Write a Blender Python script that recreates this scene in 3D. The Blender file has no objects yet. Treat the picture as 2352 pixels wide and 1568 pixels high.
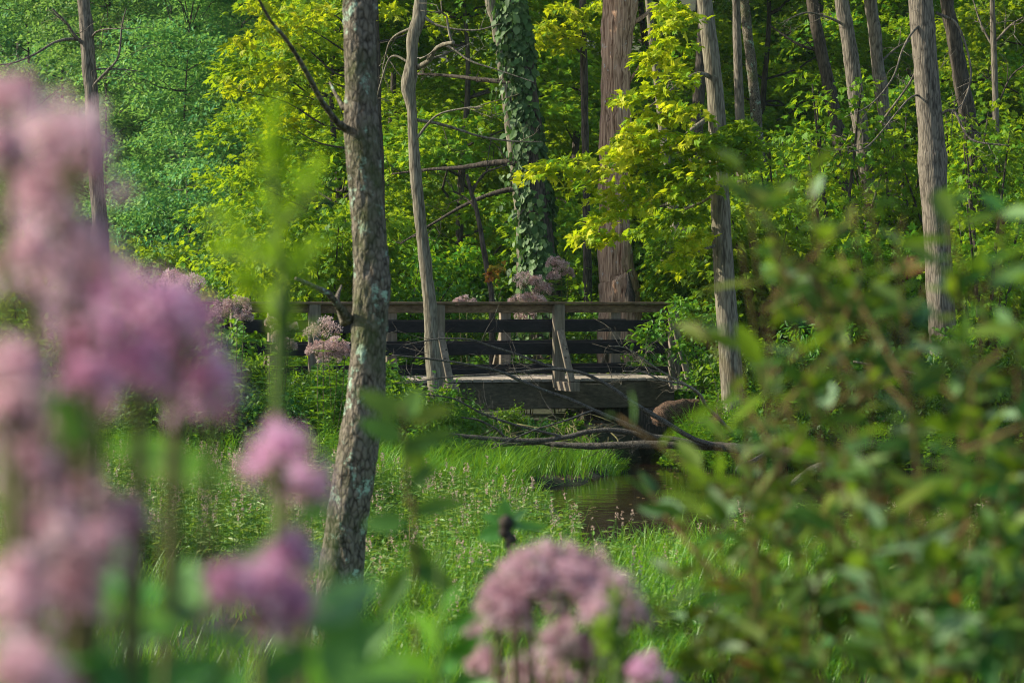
import bpy, math
import numpy as np
from mathutils import Vector

# ------------------------------------------------------------------ basics
SC = bpy.context.scene
COL = SC.collection
FPX = 5553.0            # focal length in picture units (2352 wide)
CAM = np.array([0.0, 0.0, 1.6])
PITCH = math.atan(86 / FPX)
FWD = np.array([0, math.cos(PITCH), -math.sin(PITCH)])
UP = np.array([0, math.sin(PITCH), math.cos(PITCH)])
RIGHT = np.array([1.0, 0, 0])


def P(px, py, D):
    """the point at picture position px,py lying D metres away"""
    return CAM + D * (FWD + (px - 1176) / FPX * RIGHT + (784 - py) / FPX * UP)


def R(seed):
    return np.random.default_rng(seed)


def sstep(a, b, x):
    t = np.clip((x - a) / (b - a), 0, 1)
    return t * t * (3 - 2 * t)


def vnoise(p, seed=0):
    """value noise on (N,3) points, -1..1"""
    p = np.asarray(p, float)
    i = np.floor(p).astype(np.int64)
    f = p - i
    f = f * f * (3 - 2 * f)
    out = np.zeros(len(p))
    for dx in (0, 1):
        for dy in (0, 1):
            for dz in (0, 1):
                h = (i[:, 0] + dx) * 374761393 + (i[:, 1] + dy) * 668265263 + (i[:, 2] + dz) * 2147483647 + seed * 974711
                h = (h ^ (h >> 13)) * 1274126177
                h = (h ^ (h >> 16)) & 0xffff
                w = (f[:, 0] if dx else 1 - f[:, 0]) * (f[:, 1] if dy else 1 - f[:, 1]) * (f[:, 2] if dz else 1 - f[:, 2])
                out += w * (h / 32767.5 - 1)
    return out


def fbm(p, seed=0, o=3):
    s = 0
    for k in range(o):
        s = s + vnoise(np.asarray(p) * 2 ** k, seed + k * 7) / 2 ** k
    return s


def unit(v):
    return v / np.maximum(np.linalg.norm(v, axis=-1, keepdims=True), 1e-9)


# ------------------------------------------------------------------ terrain
WATER_Z = -0.44


def chan(x, y):
    """1 inside the pool and the stream bed, 0 on dry ground"""
    xx = x + 0.35 * np.sin(y * 1.3) + 0.2 * np.sin(y * 3.1 + x)
    yy = y + 0.4 * np.sin(x * 1.1 + 1) + 0.2 * np.sin(x * 2.9)
    r = (((xx - 3.95) / 3.7) ** 4 + ((yy - 24.1) / 4.9) ** 4) ** .25
    pool = 1 - sstep(0.9, 1.12, r)
    s = 1 - sstep(0.3, 0.75, np.abs(xx - (1.85 + 0.05 * (y - 29))))
    s = s * sstep(26, 28, y) * (1 - sstep(40, 44, y))
    arm = (1 - sstep(0.25, 0.6, np.abs(yy - 23.6 + 0.15 * x))) * sstep(-3.2, -2.4, x) * (1 - sstep(0.5, 1.5, x)) * 0.8
    out = (1 - sstep(0.3, 0.9, np.abs(yy - 22.5))) * sstep(5, 7, x)
    return np.maximum(np.maximum(pool, s), np.maximum(arm, out))


def terr(x, y):
    x = np.asarray(x, float)
    y = np.asarray(y, float)
    z = -0.36 * sstep(1, 11, y)
    pts = np.stack([x * 0.9, y * 0.9, 0 * x], -1).reshape(-1, 3)
    n = fbm(pts, 3).reshape(x.shape)
    z = z + 0.05 * n
    left = 1 - sstep(-1.9, -0.5, x)
    z = z + 0.55 * sstep(24.5, 31, y) * left + 0.12 * sstep(21, 25, y) * left
    right = sstep(1.9, 3.0, x)
    z = z + 0.62 * sstep(28.6, 31.5, y) * right
    mid = (1 - left) * (1 - right)
    z = z + 0.34 * sstep(29.4, 31.2, y) * mid
    wr = sstep(-5, 3, x - (y - 40) * 0.08)
    hr = np.maximum(0, y - 34) * 0.11 + np.maximum(0, y - 50) * 0.25 + 0.03 * np.maximum(0, x - 2) * sstep(30, 40, y)
    hl = np.maximum(0, y - 68) * 0.2
    z = z + wr * hr + (1 - wr) * hl
    c = chan(x, y)
    z = z * (1 - c) + (WATER_Z - 0.42) * c
    z = np.where((c < 0.02) & (y < 29), np.maximum(z, -0.415), z)
    return z


def T(x, y):
    return float(terr(np.array([x]), np.array([y]))[0])


def G(px, D, dz=0.0):
    """ground point under picture column px, D metres away"""
    x = (px - 1176) / FPX * D
    return np.array([x, D, T(x, D) + dz])


# ------------------------------------------------------------------ mesh builder
class MB:
    def __init__(s):
        s.v = []; s.l = []; s.t = []; s.r = []; s.m = []; s.n = 0

    def add(s, v, loops, tot, rnd=None, mat=0):
        v = np.asarray(v, np.float32)
        s.v.append(v)
        s.l.append(np.asarray(loops, np.int32).ravel() + s.n)
        tot = np.asarray(tot, np.int32).ravel()
        s.t.append(tot)
        s.r.append(np.zeros(len(v), np.float32) if rnd is None else np.broadcast_to(np.asarray(rnd, np.float32), (len(v),)))
        s.m.append(np.full(len(tot), mat, np.int32))
        s.n += len(v)

    def mesh(s, name, mats, smooth=False):
        me = bpy.data.meshes.new(name)
        v = np.concatenate(s.v); l = np.concatenate(s.l); t = np.concatenate(s.t)
        me.vertices.add(len(v)); me.vertices.foreach_set('co', v.ravel())
        me.loops.add(len(l)); me.loops.foreach_set('vertex_index', l)
        me.polygons.add(len(t))
        st = np.concatenate([[0], np.cumsum(t)[:-1]]).astype(np.int32)
        me.polygons.foreach_set('loop_start', st)
        me.polygons.foreach_set('material_index', np.concatenate(s.m))
        me.polygons.foreach_set('use_smooth', np.full(len(t), smooth, bool))
        a = me.attributes.new('rnd', 'FLOAT', 'POINT')
        a.data.foreach_set('value', np.concatenate(s.r).astype(np.float32))
        for m in (mats if isinstance(mats, (list, tuple)) else [mats]):
            me.materials.append(m)
        me.update(calc_edges=True)
        return me

    def build(s, name, mats, parent=None, smooth=False):
        o = bpy.data.objects.new(name, s.mesh(name, mats, smooth))
        COL.objects.link(o)
        if parent is not None:
            o.parent = parent
            o.location = -Vector(parent.location)   # parts are modelled in world space
        return o


def tag(o, label=None, cat=None, group=None, kind=None):
    if label: o['label'] = label
    if cat: o['category'] = cat
    if group: o['group'] = group
    if kind: o['kind'] = kind
    return o


def empty(name, loc, label, cat, group=None):
    o = bpy.data.objects.new(name, None)
    COL.objects.link(o)
    o.location = Vector([float(c) for c in loc])
    o.empty_display_size = 0.2
    return tag(o, label, cat, group)


def box(mb, c, ax, size, mat=0, rnd=0.5, bev=0.006):
    """chamfered box: centre c, three axes ax, full sizes"""
    c = np.asarray(c, float)
    h = np.asarray(size, float) / 2
    b = min(bev, h.min() * 0.4)
    A = [unit(np.asarray(a, float)) for a in ax]
    vs = []
    idx = {}
    for sx in (-1, 1):
        for sy in (-1, 1):
            for sz in (-1, 1):
                for k in range(3):
                    q = np.array([sx, sy, sz]) * (h - b)
                    q[k] = (sx, sy, sz)[k] * h[k]
                    idx[(sx, sy, sz, k)] = len(vs)
                    vs.append(c + q[0] * A[0] + q[1] * A[1] + q[2] * A[2])
    fs = []

    def face(keys):
        pts = np.array([vs[idx[k]] for k in keys])
        n = np.cross(pts[1] - pts[0], pts[2] - pts[0])
        if np.dot(n, pts.mean(0) - c) < 0: keys = keys[::-1]
        fs.append([idx[k] for k in keys])
    for k in range(3):
        i, j = [q for q in range(3) if q != k]
        for s in (-1, 1):
            ks = []
            for (a, bb) in ((-1, -1), (1, -1), (1, 1), (-1, 1)):
                t = [0, 0, 0]; t[k] = s; t[i] = a; t[j] = bb
                ks.append((t[0], t[1], t[2], k))
            face(ks)
    for k in range(3):
        i, j = [q for q in range(3) if q != k]
        for a in (-1, 1):
            for bb in (-1, 1):
                t1 = [0, 0, 0]; t1[i] = a; t1[j] = bb; t1[k] = -1
                t2 = list(t1); t2[k] = 1
                face([(*t1, i), (*t2, i), (*t2, j), (*t1, j)])
    for sx in (-1, 1):
        for sy in (-1, 1):
            for sz in (-1, 1):
                face([(sx, sy, sz, 0), (sx, sy, sz, 1), (sx, sy, sz, 2)])
    mb.add(vs, np.concatenate(fs), [len(f) for f in fs], rnd, mat)


def curve(pts, n):
    """Catmull-Rom resample of (K,d) control rows to n rows"""
    p = np.asarray(pts, float)
    if len(p) == 2:
        t = np.linspace(0, 1, n)[:, None]
        return p[0] * (1 - t) + p[1] * t
    q = np.vstack([2 * p[0] - p[1], p, 2 * p[-1] - p[-2]])
    K = len(p) - 1
    u = np.linspace(0, K, n)
    i = np.minimum(u.astype(int), K - 1)
    t = (u - i)[:, None]
    a, b, c, d = q[i], q[i + 1], q[i + 2], q[i + 3]
    return 0.5 * (2 * b + (c - a) * t + (2 * a - 5 * b + 4 * c - d) * t ** 2 + (3 * b - a - 3 * c + d) * t ** 3)


def tube(mb, path, rad, sides=8, rnd=0.5, mat=0, disp=None, flute=0.0, seed=0, cap=True):
    """tapered tube through (N,3) path with (N,) radii"""
    path = np.asarray(path, float); rad = np.asarray(rad, float)
    n = len(path)
    tan = unit(np.gradient(path, axis=0))
    ref = np.array([0, 1.0, 0]) if abs(tan[:, 2]).mean() > 0.5 else np.array([0, 0, 1.0])
    u = unit(np.cross(tan, ref)); w = np.cross(tan, u)
    a = np.linspace(0, 2 * np.pi, sides, endpoint=False)
    rr = np.repeat(rad[:, None], sides, 1)
    if disp is not None or flute:
        base = path[:, None, :] + rr[..., None] * (np.cos(a)[None, :, None] * u[:, None, :] + np.sin(a)[None, :, None] * w[:, None, :])
        if flute:
            rr = rr * (1 + flute * fbm((base * np.array([1, 1, .35]) / max(rad.mean(), .02) * .8).reshape(-1, 3), seed, 2).reshape(n, sides))
        if disp is not None:
            rr = rr + disp(base.reshape(-1, 3)).reshape(n, sides)
    v = path[:, None, :] + rr[..., None] * (np.cos(a)[None, :, None] * u[:, None, :] + np.sin(a)[None, :, None] * w[:, None, :])
    v = v.reshape(-1, 3)
    i = np.arange(n - 1)[:, None] * sides
    j = np.arange(sides)[None, :]
    k = (j + 1) % sides
    q = np.stack([i + j, i + k, i + sides + k, i + sides + j], -1).reshape(-1)
    tot = [4] * ((n - 1) * sides)
    if cap:
        q = np.concatenate([q, np.arange(sides)[::-1], (n - 1) * sides + np.arange(sides)])
        tot = tot + [sides, sides]
    mb.add(v, q, tot, rnd, mat)


# leaf templates: x = along, y = across, z = normal
def tmpl_oval(w=.27, cup=.05, droop=.1):
    v = np.array([[0, 0, 0], [.3, w * .95, cup - droop * .1], [.68, w * .75, cup * .7 - droop * .45], [1, 0, -droop],
                  [.68, -w * .75, cup * .7 - droop * .45], [.3, -w * .95, cup - droop * .1], [.5, 0, -droop * .3]])
    return v, [[0, 6, 2, 1], [6, 3, 2], [0, 5, 4, 6], [6, 4, 3]]


def tmpl_diamond(w=.3):
    v = np.array([[0, 0, 0], [.42, w, .06], [1, 0, -.1], [.42, -w, .06]])
    return v, [[0, 2, 1], [0, 3, 2]]


def tmpl_maple():
    R_ = [(0, 0, 0), (.02, .22, 0), (-.12, .42, -.05), (.16, .34, .02), (.30, .58, -.08), (.40, .34, .02), (.50, .22, .03), (.72, .24, -.03), (.70, .09, .0), (1.0, 0, -.16)]
    v = [list(r) for r in R_] + [[r[0], -r[1], r[2]] for r in R_[1:-1]]
    n = len(R_)
    half1 = list(range(n))[::-1]
    half2 = [0] + list(range(n, n + n - 2)) + [n - 1]
    return np.array(v), [half1, half2]


OVAL = tmpl_oval(); LANCE = tmpl_oval(.15, .03, .22); DIAM = tmpl_diamond(); MAPLE = tmpl_maple(); ROUND = tmpl_oval(.42, .05, .06)


def leaves(mb, tm, pos, axis, nrm, size, rnd, mat=0, wscale=None):
    V, F = tm
    N = len(pos)
    if N == 0: return
    axis = unit(axis)
    side = unit(np.cross(nrm, axis)); nn = np.cross(axis, side)
    sz = np.broadcast_to(np.asarray(size, float), (N,))[:, None, None]
    ws = 1.0 if wscale is None else np.asarray(wscale)[:, None, None]
    v = pos[:, None, :] + sz * (V[None, :, 0:1] * axis[:, None, :] + ws * V[None, :, 1:2] * side[:, None, :] + V[None, :, 2:3] * nn[:, None, :])
    fl = np.concatenate([np.array(f) for f in F])
    loops = (np.arange(N)[:, None] * len(V) + fl[None, :]).ravel()
    tot = np.tile([len(f) for f in F], N)
    mb.add(v.reshape(-1, 3), loops, tot, np.repeat(np.broadcast_to(rnd, (N,)), len(V)), mat)


# ------------------------------------------------------------------ materials
MATS = {}


class NT:
    def __init__(s, name):
        s.m = bpy.data.materials.new(name); s.m.use_nodes = True
        s.t = s.m.node_tree; s.t.nodes.clear()
        s.out = s.n('ShaderNodeOutputMaterial')
        MATS[name] = s.m

    def n(s, ty, **kw):
        nd = s.t.nodes.new(ty)
        for k, v in kw.items():
            if k.startswith('i_'):
                nd.inputs[k[2:].replace('_', ' ')].default_value = v
            else:
                setattr(nd, k, v)
        return nd

    def l(s, a, b):
        s.t.links.new(a, b)

    def ramp(s, fac, stops):
        r = s.n('ShaderNodeValToRGB')
        e = r.color_ramp.elements
        while len(e) < len(stops): e.new(.5)
        for q, (p, c) in zip(e, stops):
            q.position = p; q.color = (*c, 1)
        s.l(fac, r.inputs[0])
        return r.outputs[0]


def leaf_mat(name, cols, trans=(.2, .32, .03), tf=.42, rough=.5, spec=.2, hue=.02):
    """cols: list of leaf colours mixed leaf by leaf; trans: colour of the light shining through"""
    k = NT(name)
    at = k.n('ShaderNodeAttribute', attribute_name='rnd')
    oi = k.n('ShaderNodeObjectInfo')
    ad = k.n('ShaderNodeMath', operation='FRACT')
    stops = [(i / (len(cols) - 1), c) for i, c in enumerate(cols)]
    col = k.ramp(at.outputs['Fac'], stops)
    hs = k.n('ShaderNodeHueSaturation')
    mr = k.n('ShaderNodeMapRange', i_To_Min=.5 - hue, i_To_Max=.5 + hue)
    k.l(oi.outputs['Random'], mr.inputs['Value']); k.l(mr.outputs[0], hs.inputs['Hue'])
    mv = k.n('ShaderNodeMapRange', i_To_Min=.85, i_To_Max=1.15)
    k.l(oi.outputs['Random'], mv.inputs['Value']); k.l(mv.outputs[0], hs.inputs['Value'])
    k.l(col, hs.inputs['Color'])
    pb = k.n('ShaderNodeBsdfPrincipled', i_Roughness=rough)
    pb.inputs['Specular IOR Level'].default_value = spec
    k.l(hs.outputs[0], pb.inputs['Base Color'])
    tr = k.n('ShaderNodeBsdfTranslucent')
    mc = k.n('ShaderNodeMix', data_type='RGBA', blend_type='MIX')
    mc.inputs[0].default_value = .6
    k.l(hs.outputs[0], mc.inputs[6]); mc.inputs[7].default_value = (*trans, 1)
    k.l(mc.outputs[2], tr.inputs['Color'])
    mx = k.n('ShaderNodeMixShader'); mx.inputs[0].default_value = tf
    k.l(pb.outputs[0], mx.inputs[1]); k.l(tr.outputs[0], mx.inputs[2])
    k.l(mx.outputs[0], k.out.inputs['Surface'])
    return k.m


def bark_mat(name, c1, c2, scale=14, zs=.25, bump=.5, lichen=None, lamt=.5, moss=None):
    k = NT(name)
    tc = k.n('ShaderNodeTexCoord')
    mp = k.n('ShaderNodeMapping'); mp.inputs['Scale'].default_value = (1, 1, zs)
    k.l(tc.outputs['Object'], mp.inputs['Vector'])
    n1 = k.n('ShaderNodeTexNoise', i_Scale=scale, i_Detail=8.0, i_Roughness=.65)
    k.l(mp.outputs[0], n1.inputs['Vector'])
    vo = k.n('ShaderNodeTexVoronoi', i_Scale=scale * 1.6, feature='DISTANCE_TO_EDGE')
    k.l(mp.outputs[0], vo.inputs['Vector'])
    mth = k.n('ShaderNodeMath', operation='MINIMUM'); mth.inputs[1].default_value = .3
    k.l(vo.outputs['Distance'], mth.inputs[0])
    ad = k.n('ShaderNodeMath', operation='ADD')
    k.l(n1.outputs['Fac'], ad.inputs[0]); k.l(mth.outputs[0], ad.inputs[1])
    col = k.ramp(ad.outputs[0], [(.4, c1), (.75, c2)])
    if lichen:
        n2 = k.n('ShaderNodeTexNoise', i_Scale=7.0, i_Detail=6.0, i_Roughness=.75)
        k.l(tc.outputs['Object'], n2.inputs['Vector'])
        rr = k.ramp(n2.outputs['Fac'], [(lamt, (0, 0, 0)), (lamt + .06, (1, 1, 1))])
        mx = k.n('ShaderNodeMix', data_type='RGBA')
        k.l(rr, mx.inputs[0]); k.l(col, mx.inputs[6]); mx.inputs[7].default_value = (*lichen, 1)
        col = mx.outputs[2]
    if moss:
        n3 = k.n('ShaderNodeTexNoise', i_Scale=2.2, i_Detail=5.0, i_Roughness=.7)
        k.l(tc.outputs['Object'], n3.inputs['Vector'])
        rr = k.ramp(n3.outputs['Fac'], [(.5, (0, 0, 0)), (.68, (.8, .8, .8))])
        mx = k.n('ShaderNodeMix', data_type='RGBA')
        k.l(rr, mx.inputs[0]); k.l(col, mx.inputs[6]); mx.inputs[7].default_value = (*moss, 1)
        col = mx.outputs[2]
    pb = k.n('ShaderNodeBsdfPrincipled', i_Roughness=.9)
    pb.inputs['Specular IOR Level'].default_value = .15
    k.l(col, pb.inputs['Base Color'])
    bp = k.n('ShaderNodeBump', i_Strength=bump, i_Distance=.02)
    k.l(ad.outputs[0], bp.inputs['Height']); k.l(bp.outputs[0], pb.inputs['Normal'])
    k.l(pb.outputs[0], k.out.inputs['Surface'])
    return k.m


def wood_mat(name, c1, c2, vec, scale=30, rough=.8, moss=None):
    """weathered timber with grain running along vec"""
    k = NT(name)
    tc = k.n('ShaderNodeTexCoord')
    mp = k.n('ShaderNodeMapping'); mp.inputs['Scale'].default_value = vec
    mp.inputs['Rotation'].default_value = (0, 0, -math.radians(20))
    k.l(tc.outputs['Object'], mp.inputs['Vector'])
    n1 = k.n('ShaderNodeTexNoise', i_Scale=scale, i_Detail=7.0, i_Roughness=.7)
    k.l(mp.outputs[0], n1.inputs['Vector'])
    col = k.ramp(n1.outputs['Fac'], [(.35, c1), (.68, c2)])
    n2 = k.n('ShaderNodeTexNoise', i_Scale=2.5, i_Detail=5.0)
    k.l(tc.outputs['Object'], n2.inputs['Vector'])
    mx = k.n('ShaderNodeMix', data_type='RGBA', blend_type='MULTIPLY')
    rr = k.ramp(n2.outputs['Fac'], [(.35, (.6, .62, .55)), (.65, (1.1, 1.05, 1))])
    mx.inputs[0].default_value = 1
    k.l(col, mx.inputs[6]); k.l(rr, mx.inputs[7])
    col = mx.outputs[2]
    pb = k.n('ShaderNodeBsdfPrincipled', i_Roughness=rough)
    pb.inputs['Specular IOR Level'].default_value = .2
    k.l(col, pb.inputs['Base Color'])
    bp = k.n('ShaderNodeBump', i_Strength=.4, i_Distance=.006)
    k.l(n1.outputs['Fac'], bp.inputs['Height']); k.l(bp.outputs[0], pb.inputs['Normal'])
    k.l(pb.outputs[0], k.out.inputs['Surface'])
    return k.m


M = {}
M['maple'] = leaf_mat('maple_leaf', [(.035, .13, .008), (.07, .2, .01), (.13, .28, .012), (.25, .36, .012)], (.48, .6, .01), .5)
M['yellow'] = leaf_mat('sunlit_golden_leaf', [(.08, .2, .006), (.17, .3, .006), (.33, .39, .012), (.52, .48, .02)], (.7, .76, .01), .5)  # yellower leaves, with sunlight put into the colour as well
M['deep'] = leaf_mat('deep_green_leaf', [(.018, .075, .018), (.03, .1, .02), (.045, .13, .022), (.07, .16, .03)], (.12, .28, .02), .35)
M['hill'] = leaf_mat('hazy_hillside_leaf', [(.03, .14, .05), (.06, .22, .06), (.14, .33, .075), (.32, .46, .1)], (.34, .58, .08), .42, hue=.025)  # blue of the distant haze mixed into the leaf colours
M['shrub'] = leaf_mat('shrub_leaf', [(.03, .1, .008), (.05, .15, .01), (.085, .2, .012), (.14, .27, .015)], (.28, .45, .01), .44, rough=.45, spec=.3)
M['ivy'] = leaf_mat('ivy_leaf', [(.02, .065, .01), (.035, .1, .014), (.055, .14, .025), (.15, .24, .09)], (.08, .18, .02), .22, rough=.6, spec=.35)
M['grass'] = leaf_mat('grass_blade', [(.05, .16, .008), (.08, .23, .01), (.12, .29, .012), (.2, .33, .02)], (.3, .5, .01), .42, rough=.42, spec=.45)
M['weed'] = leaf_mat('weed_leaf', [(.05, .14, .012), (.08, .19, .015), (.13, .25, .025), (.24, .3, .08)], (.32, .42, .03), .38, rough=.42, spec=.5)
M['fore'] = leaf_mat('foreground_leaf', [(.016, .11, .008), (.04, .17, .012), (.09, .25, .035), (.22, .36, .15)], (.2, .42, .02), .36, rough=.5, spec=.4)  # palest colour paints the sheen on the leaves
M['forebush'] = leaf_mat('bush_leaf', [(.02, .09, .012), (.04, .1, .01), (.05, .145, .016), (.12, .15, .012), (.09, .16, .018), (.22, .33, .18)], (.24, .38, .015), .38, rough=.55, spec=.35)  # last, palest colour paints highlights on glossy leaves
M['red'] = leaf_mat('reddened_leaf', [(.16, .05, .025), (.22, .08, .03), (.16, .13, .03)], (.3, .14, .03), .35)
M['orange'] = leaf_mat('orange_leaf', [(.42, .13, .03), (.38, .22, .03), (.2, .24, .02)], (.5, .34, .03), .4)
M['pink'] = leaf_mat('dusky_pink_floret', [(.28, .13, .16), (.5, .3, .35), (.66, .47, .5), (.84, .72, .72)], (.82, .52, .64), .46, rough=.8, spec=.1, hue=.004)
M['dusty'] = leaf_mat('faded_pink_floret', [(.2, .11, .1), (.4, .27, .25), (.56, .42, .39), (.68, .57, .53)], (.6, .42, .4), .3, rough=.8, spec=.1, hue=.004)
M['mauve'] = leaf_mat('mauve_floret', [(.34, .11, .2), (.52, .24, .38), (.66, .4, .54), (.82, .66, .77)], (.8, .42, .64), .42, rough=.8, spec=.1, hue=.004)
M['smart'] = leaf_mat('pale_pink_spike', [(.4, .28, .2), (.5, .34, .28), (.55, .45, .33)], (.5, .4, .3), .3, rough=.8, spec=.1)
M['goldgreen'] = leaf_mat('lime_plume_leaf', [(.11, .25, .01), (.17, .33, .012), (.24, .4, .015)], (.34, .56, .01), .5)
M['straw'] = leaf_mat('dry_straw', [(.2, .13, .05), (.3, .22, .1), (.38, .3, .16)], (.4, .3, .12), .3)
M['litter'] = leaf_mat('leaf_litter', [(.06, .04, .02), (.1, .06, .03), (.15, .09, .04), (.08, .09, .03)], (.1, .07, .02), .1)
M['bark_lichen'] = bark_mat('lichened_bark', (.022, .017, .011), (.17, .145, .11), 24, .45, 1.0, (.3, .42, .31), .57, (.06, .075, .025))
M['bark_grey'] = bark_mat('grey_bark', (.06, .05, .035), (.2, .18, .13), 22, .12, .5, (.25, .28, .2), .66)
M['bark_dark'] = bark_mat('dark_bark', (.02, .017, .013), (.085, .07, .055), 18, .18, .7)
M['bark_warm'] = bark_mat('warm_bark', (.038, .032, .025), (.185, .16, .125), 24, .12, .6, (.2, .24, .15), .68)
M['snag'] = bark_mat('weathered_dead_wood', (.09, .042, .022), (.45, .29, .19), 20, .05, .7, (.4, .38, .34), .6)
M['logbark'] = bark_mat('brown_log_bark', (.025, .013, .008), (.16, .1, .065), 30, .9, 1.0)
M['twig'] = bark_mat('dead_twig', (.025, .021, .016), (.11, .1, .08), 30, 1, .5, (.22, .27, .2), .62)
M['stem'] = bark_mat('purple_stem', (.07, .06, .03), (.13, .13, .05), 20, .3, .2)
M['gstem'] = bark_mat('green_stem', (.05, .09, .02), (.1, .15, .04), 20, .3, .2)
M['rstem'] = bark_mat('reddish_stem', (.07, .05, .02), (.13, .09, .035), 20, .3, .2)
M['rail'] = wood_mat('shaded_rail_timber', (.009, .008, .010), (.028, .025, .028), (.06, 1, 1))  # near-black colour carries the shade on the boards facing the camera
M['cap'] = wood_mat('weathered_rail_timber', (.09, .058, .036), (.26, .18, .115), (.06, 1, 1))
M['post'] = wood_mat('grey_post_timber', (.11, .09, .07), (.27, .23, .18), (1, 1, .06))
M['deck'] = wood_mat('pale_deck_timber', (.2, .175, .15), (.42, .37, .32), (1, .08, 1))
M['beam'] = wood_mat('mossy_beam_timber', (.05, .042, .028), (.13, .115, .075), (.05, 1, 1))


def ground_mat():
    k = NT('soil')
    tc = k.n('ShaderNodeTexCoord')
    n1 = k.n('ShaderNodeTexNoise', i_Scale=1.2, i_Detail=8.0, i_Roughness=.7)
    n2 = k.n('ShaderNodeTexNoise', i_Scale=18.0, i_Detail=6.0, i_Roughness=.7)
    k.l(tc.outputs['Object'], n1.inputs['Vector']); k.l(tc.outputs['Object'], n2.inputs['Vector'])
    c1 = k.ramp(n1.outputs['Fac'], [(.35, (.02, .016, .01)), (.55, (.03, .045, .012)), (.7, (.05, .08, .015))])
    c2 = k.ramp(n2.outputs['Fac'], [(.3, (.45, .45, .45)), (.7, (1.3, 1.2, 1.1))])
    mx = k.n('ShaderNodeMix', data_type='RGBA', blend_type='MULTIPLY'); mx.inputs[0].default_value = 1
    k.l(c1, mx.inputs[6]); k.l(c2, mx.inputs[7])
    pb = k.n('ShaderNodeBsdfPrincipled', i_Roughness=.95)
    k.l(mx.outputs[2], pb.inputs['Base Color'])
    bp = k.n('ShaderNodeBump', i_Strength=.8, i_Distance=.03)
    k.l(n2.outputs['Fac'], bp.inputs['Height']); k.l(bp.outputs[0], pb.inputs['Normal'])
    k.l(pb.outputs[0], k.out.inputs['Surface'])
    return k.m


def water_mat():
    k = NT('creek_water')
    tc = k.n('ShaderNodeTexCoord')
    mp = k.n('ShaderNodeMapping'); mp.inputs['Scale'].default_value = (1, 1.6, 1)
    k.l(tc.outputs['Object'], mp.inputs['Vector'])
    n1 = k.n('ShaderNodeTexNoise', i_Scale=2.2, i_Detail=3.0, i_Roughness=.55)
    k.l(mp.outputs[0], n1.inputs['Vector'])
    n2 = k.n('ShaderNodeTexNoise', i_Scale=.8, i_Detail=5.0)
    k.l(tc.outputs['Object'], n2.inputs['Vector'])
    col = k.ramp(n2.outputs['Fac'], [(.4, (.016, .009, .004)), (.6, (.03, .024, .008))])
    pb = k.n('ShaderNodeBsdfPrincipled', i_Roughness=.06)
    pb.inputs['IOR'].default_value = 1.33
    k.l(col, pb.inputs['Base Color'])
    bp = k.n('ShaderNodeBump', i_Strength=.22, i_Distance=.03)
    k.l(n1.outputs['Fac'], bp.inputs['Height']); k.l(bp.outputs[0], pb.inputs['Normal'])
    k.l(pb.outputs[0], k.out.inputs['Surface'])
    return k.m


M['soil'] = ground_mat(); M['water'] = water_mat()

# ------------------------------------------------------------------ ground and water
ys = np.concatenate([np.arange(-6, 12, .6), np.arange(12, 44, .16), np.arange(44, 100, 1.2), np.arange(100, 231, 5)])
xs = np.concatenate([np.arange(-90, -12, 4.0), np.arange(-12, 14, .2), np.arange(14, 95, 4.0)])
X, Y = np.meshgrid(xs, ys)
Z = terr(X, Y)
far = np.clip((Y - 130) / 100, 0, 1)
Z = Z + 0 * far
nx, ny = len(xs), len(ys)
v = np.stack([X, Y, Z], -1).reshape(-1, 3)
i = np.arange(ny - 1)[:, None] * nx + np.arange(nx - 1)[None, :]
q = np.stack([i, i + 1, i + nx + 1, i + nx], -1).reshape(-1)
mb = MB(); mb.add(v, q, [4] * ((ny - 1) * (nx - 1)))
tag(mb.build('ground', M['soil'], smooth=True), kind='structure')
mb = MB()
wx = np.linspace(-4, 14, 40); wy = np.linspace(18, 45, 60)
X, Y = np.meshgrid(wx, wy)
i = np.arange(59)[:, None] * 40 + np.arange(39)[None, :]
q = np.stack([i, i + 1, i + 41, i + 40], -1).reshape(-1)
mb.add(np.stack([X, Y, X * 0 + WATER_Z], -1).reshape(-1, 3), q, [4] * (59 * 39))
tag(mb.build('water', M['water']), kind='structure')


# ------------------------------------------------------------------ foliage generators
def foliage(mb, C, O, rs, nl, size, tm, rng, up=.8, droop=.35, mat=0, spread=.5, tone=(.15, .75), thick=.12):
    """sprays of leaves: C centres, O outward directions, rs radius, nl leaves each"""
    Mn = len(C)
    O = unit(O)
    pn = unit(O * .5 + np.array([0, 0, up]) + rng.normal(0, .15, (Mn, 3)))
    t1 = unit(np.cross(pn, rng.normal(0, 1, (Mn, 3))))
    t2 = np.cross(pn, t1)
    a = rng.uniform(0, 2 * np.pi, (Mn, nl)); r = np.sqrt(rng.uniform(.02, 1, (Mn, nl)))
    rsz = (rs * rng.uniform(.6, 1.25, Mn))[:, None]
    rad = np.cos(a)[..., None] * t1[:, None] + np.sin(a)[..., None] * t2[:, None]
    pos = C[:, None] + rad * (r * rsz)[..., None] + pn[:, None] * rng.normal(0, thick, (Mn, nl, 1)) * rsz[..., None]
    pos[..., 2] -= droop * (r ** 2) * rsz
    ax = rad * .8 + O[:, None] * .6 + rng.normal(0, spread, (Mn, nl, 3)) + np.array([0, 0, -.35])
    nr = pn[:, None] + rng.normal(0, spread * .8, (Mn, nl, 3)) + .25 * O[:, None]
    sz = size * rng.uniform(.65, 1.2, (Mn, nl))
    base = rng.uniform(tone[0], tone[1], Mn)[:, None]
    rnd = np.clip(base + rng.normal(0, .16, (Mn, nl)), 0, 1)
    leaves(mb, tm, pos.reshape(-1, 3), ax.reshape(-1, 3), nr.reshape(-1, 3), sz.ravel(), rnd.ravel(), mat)


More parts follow.
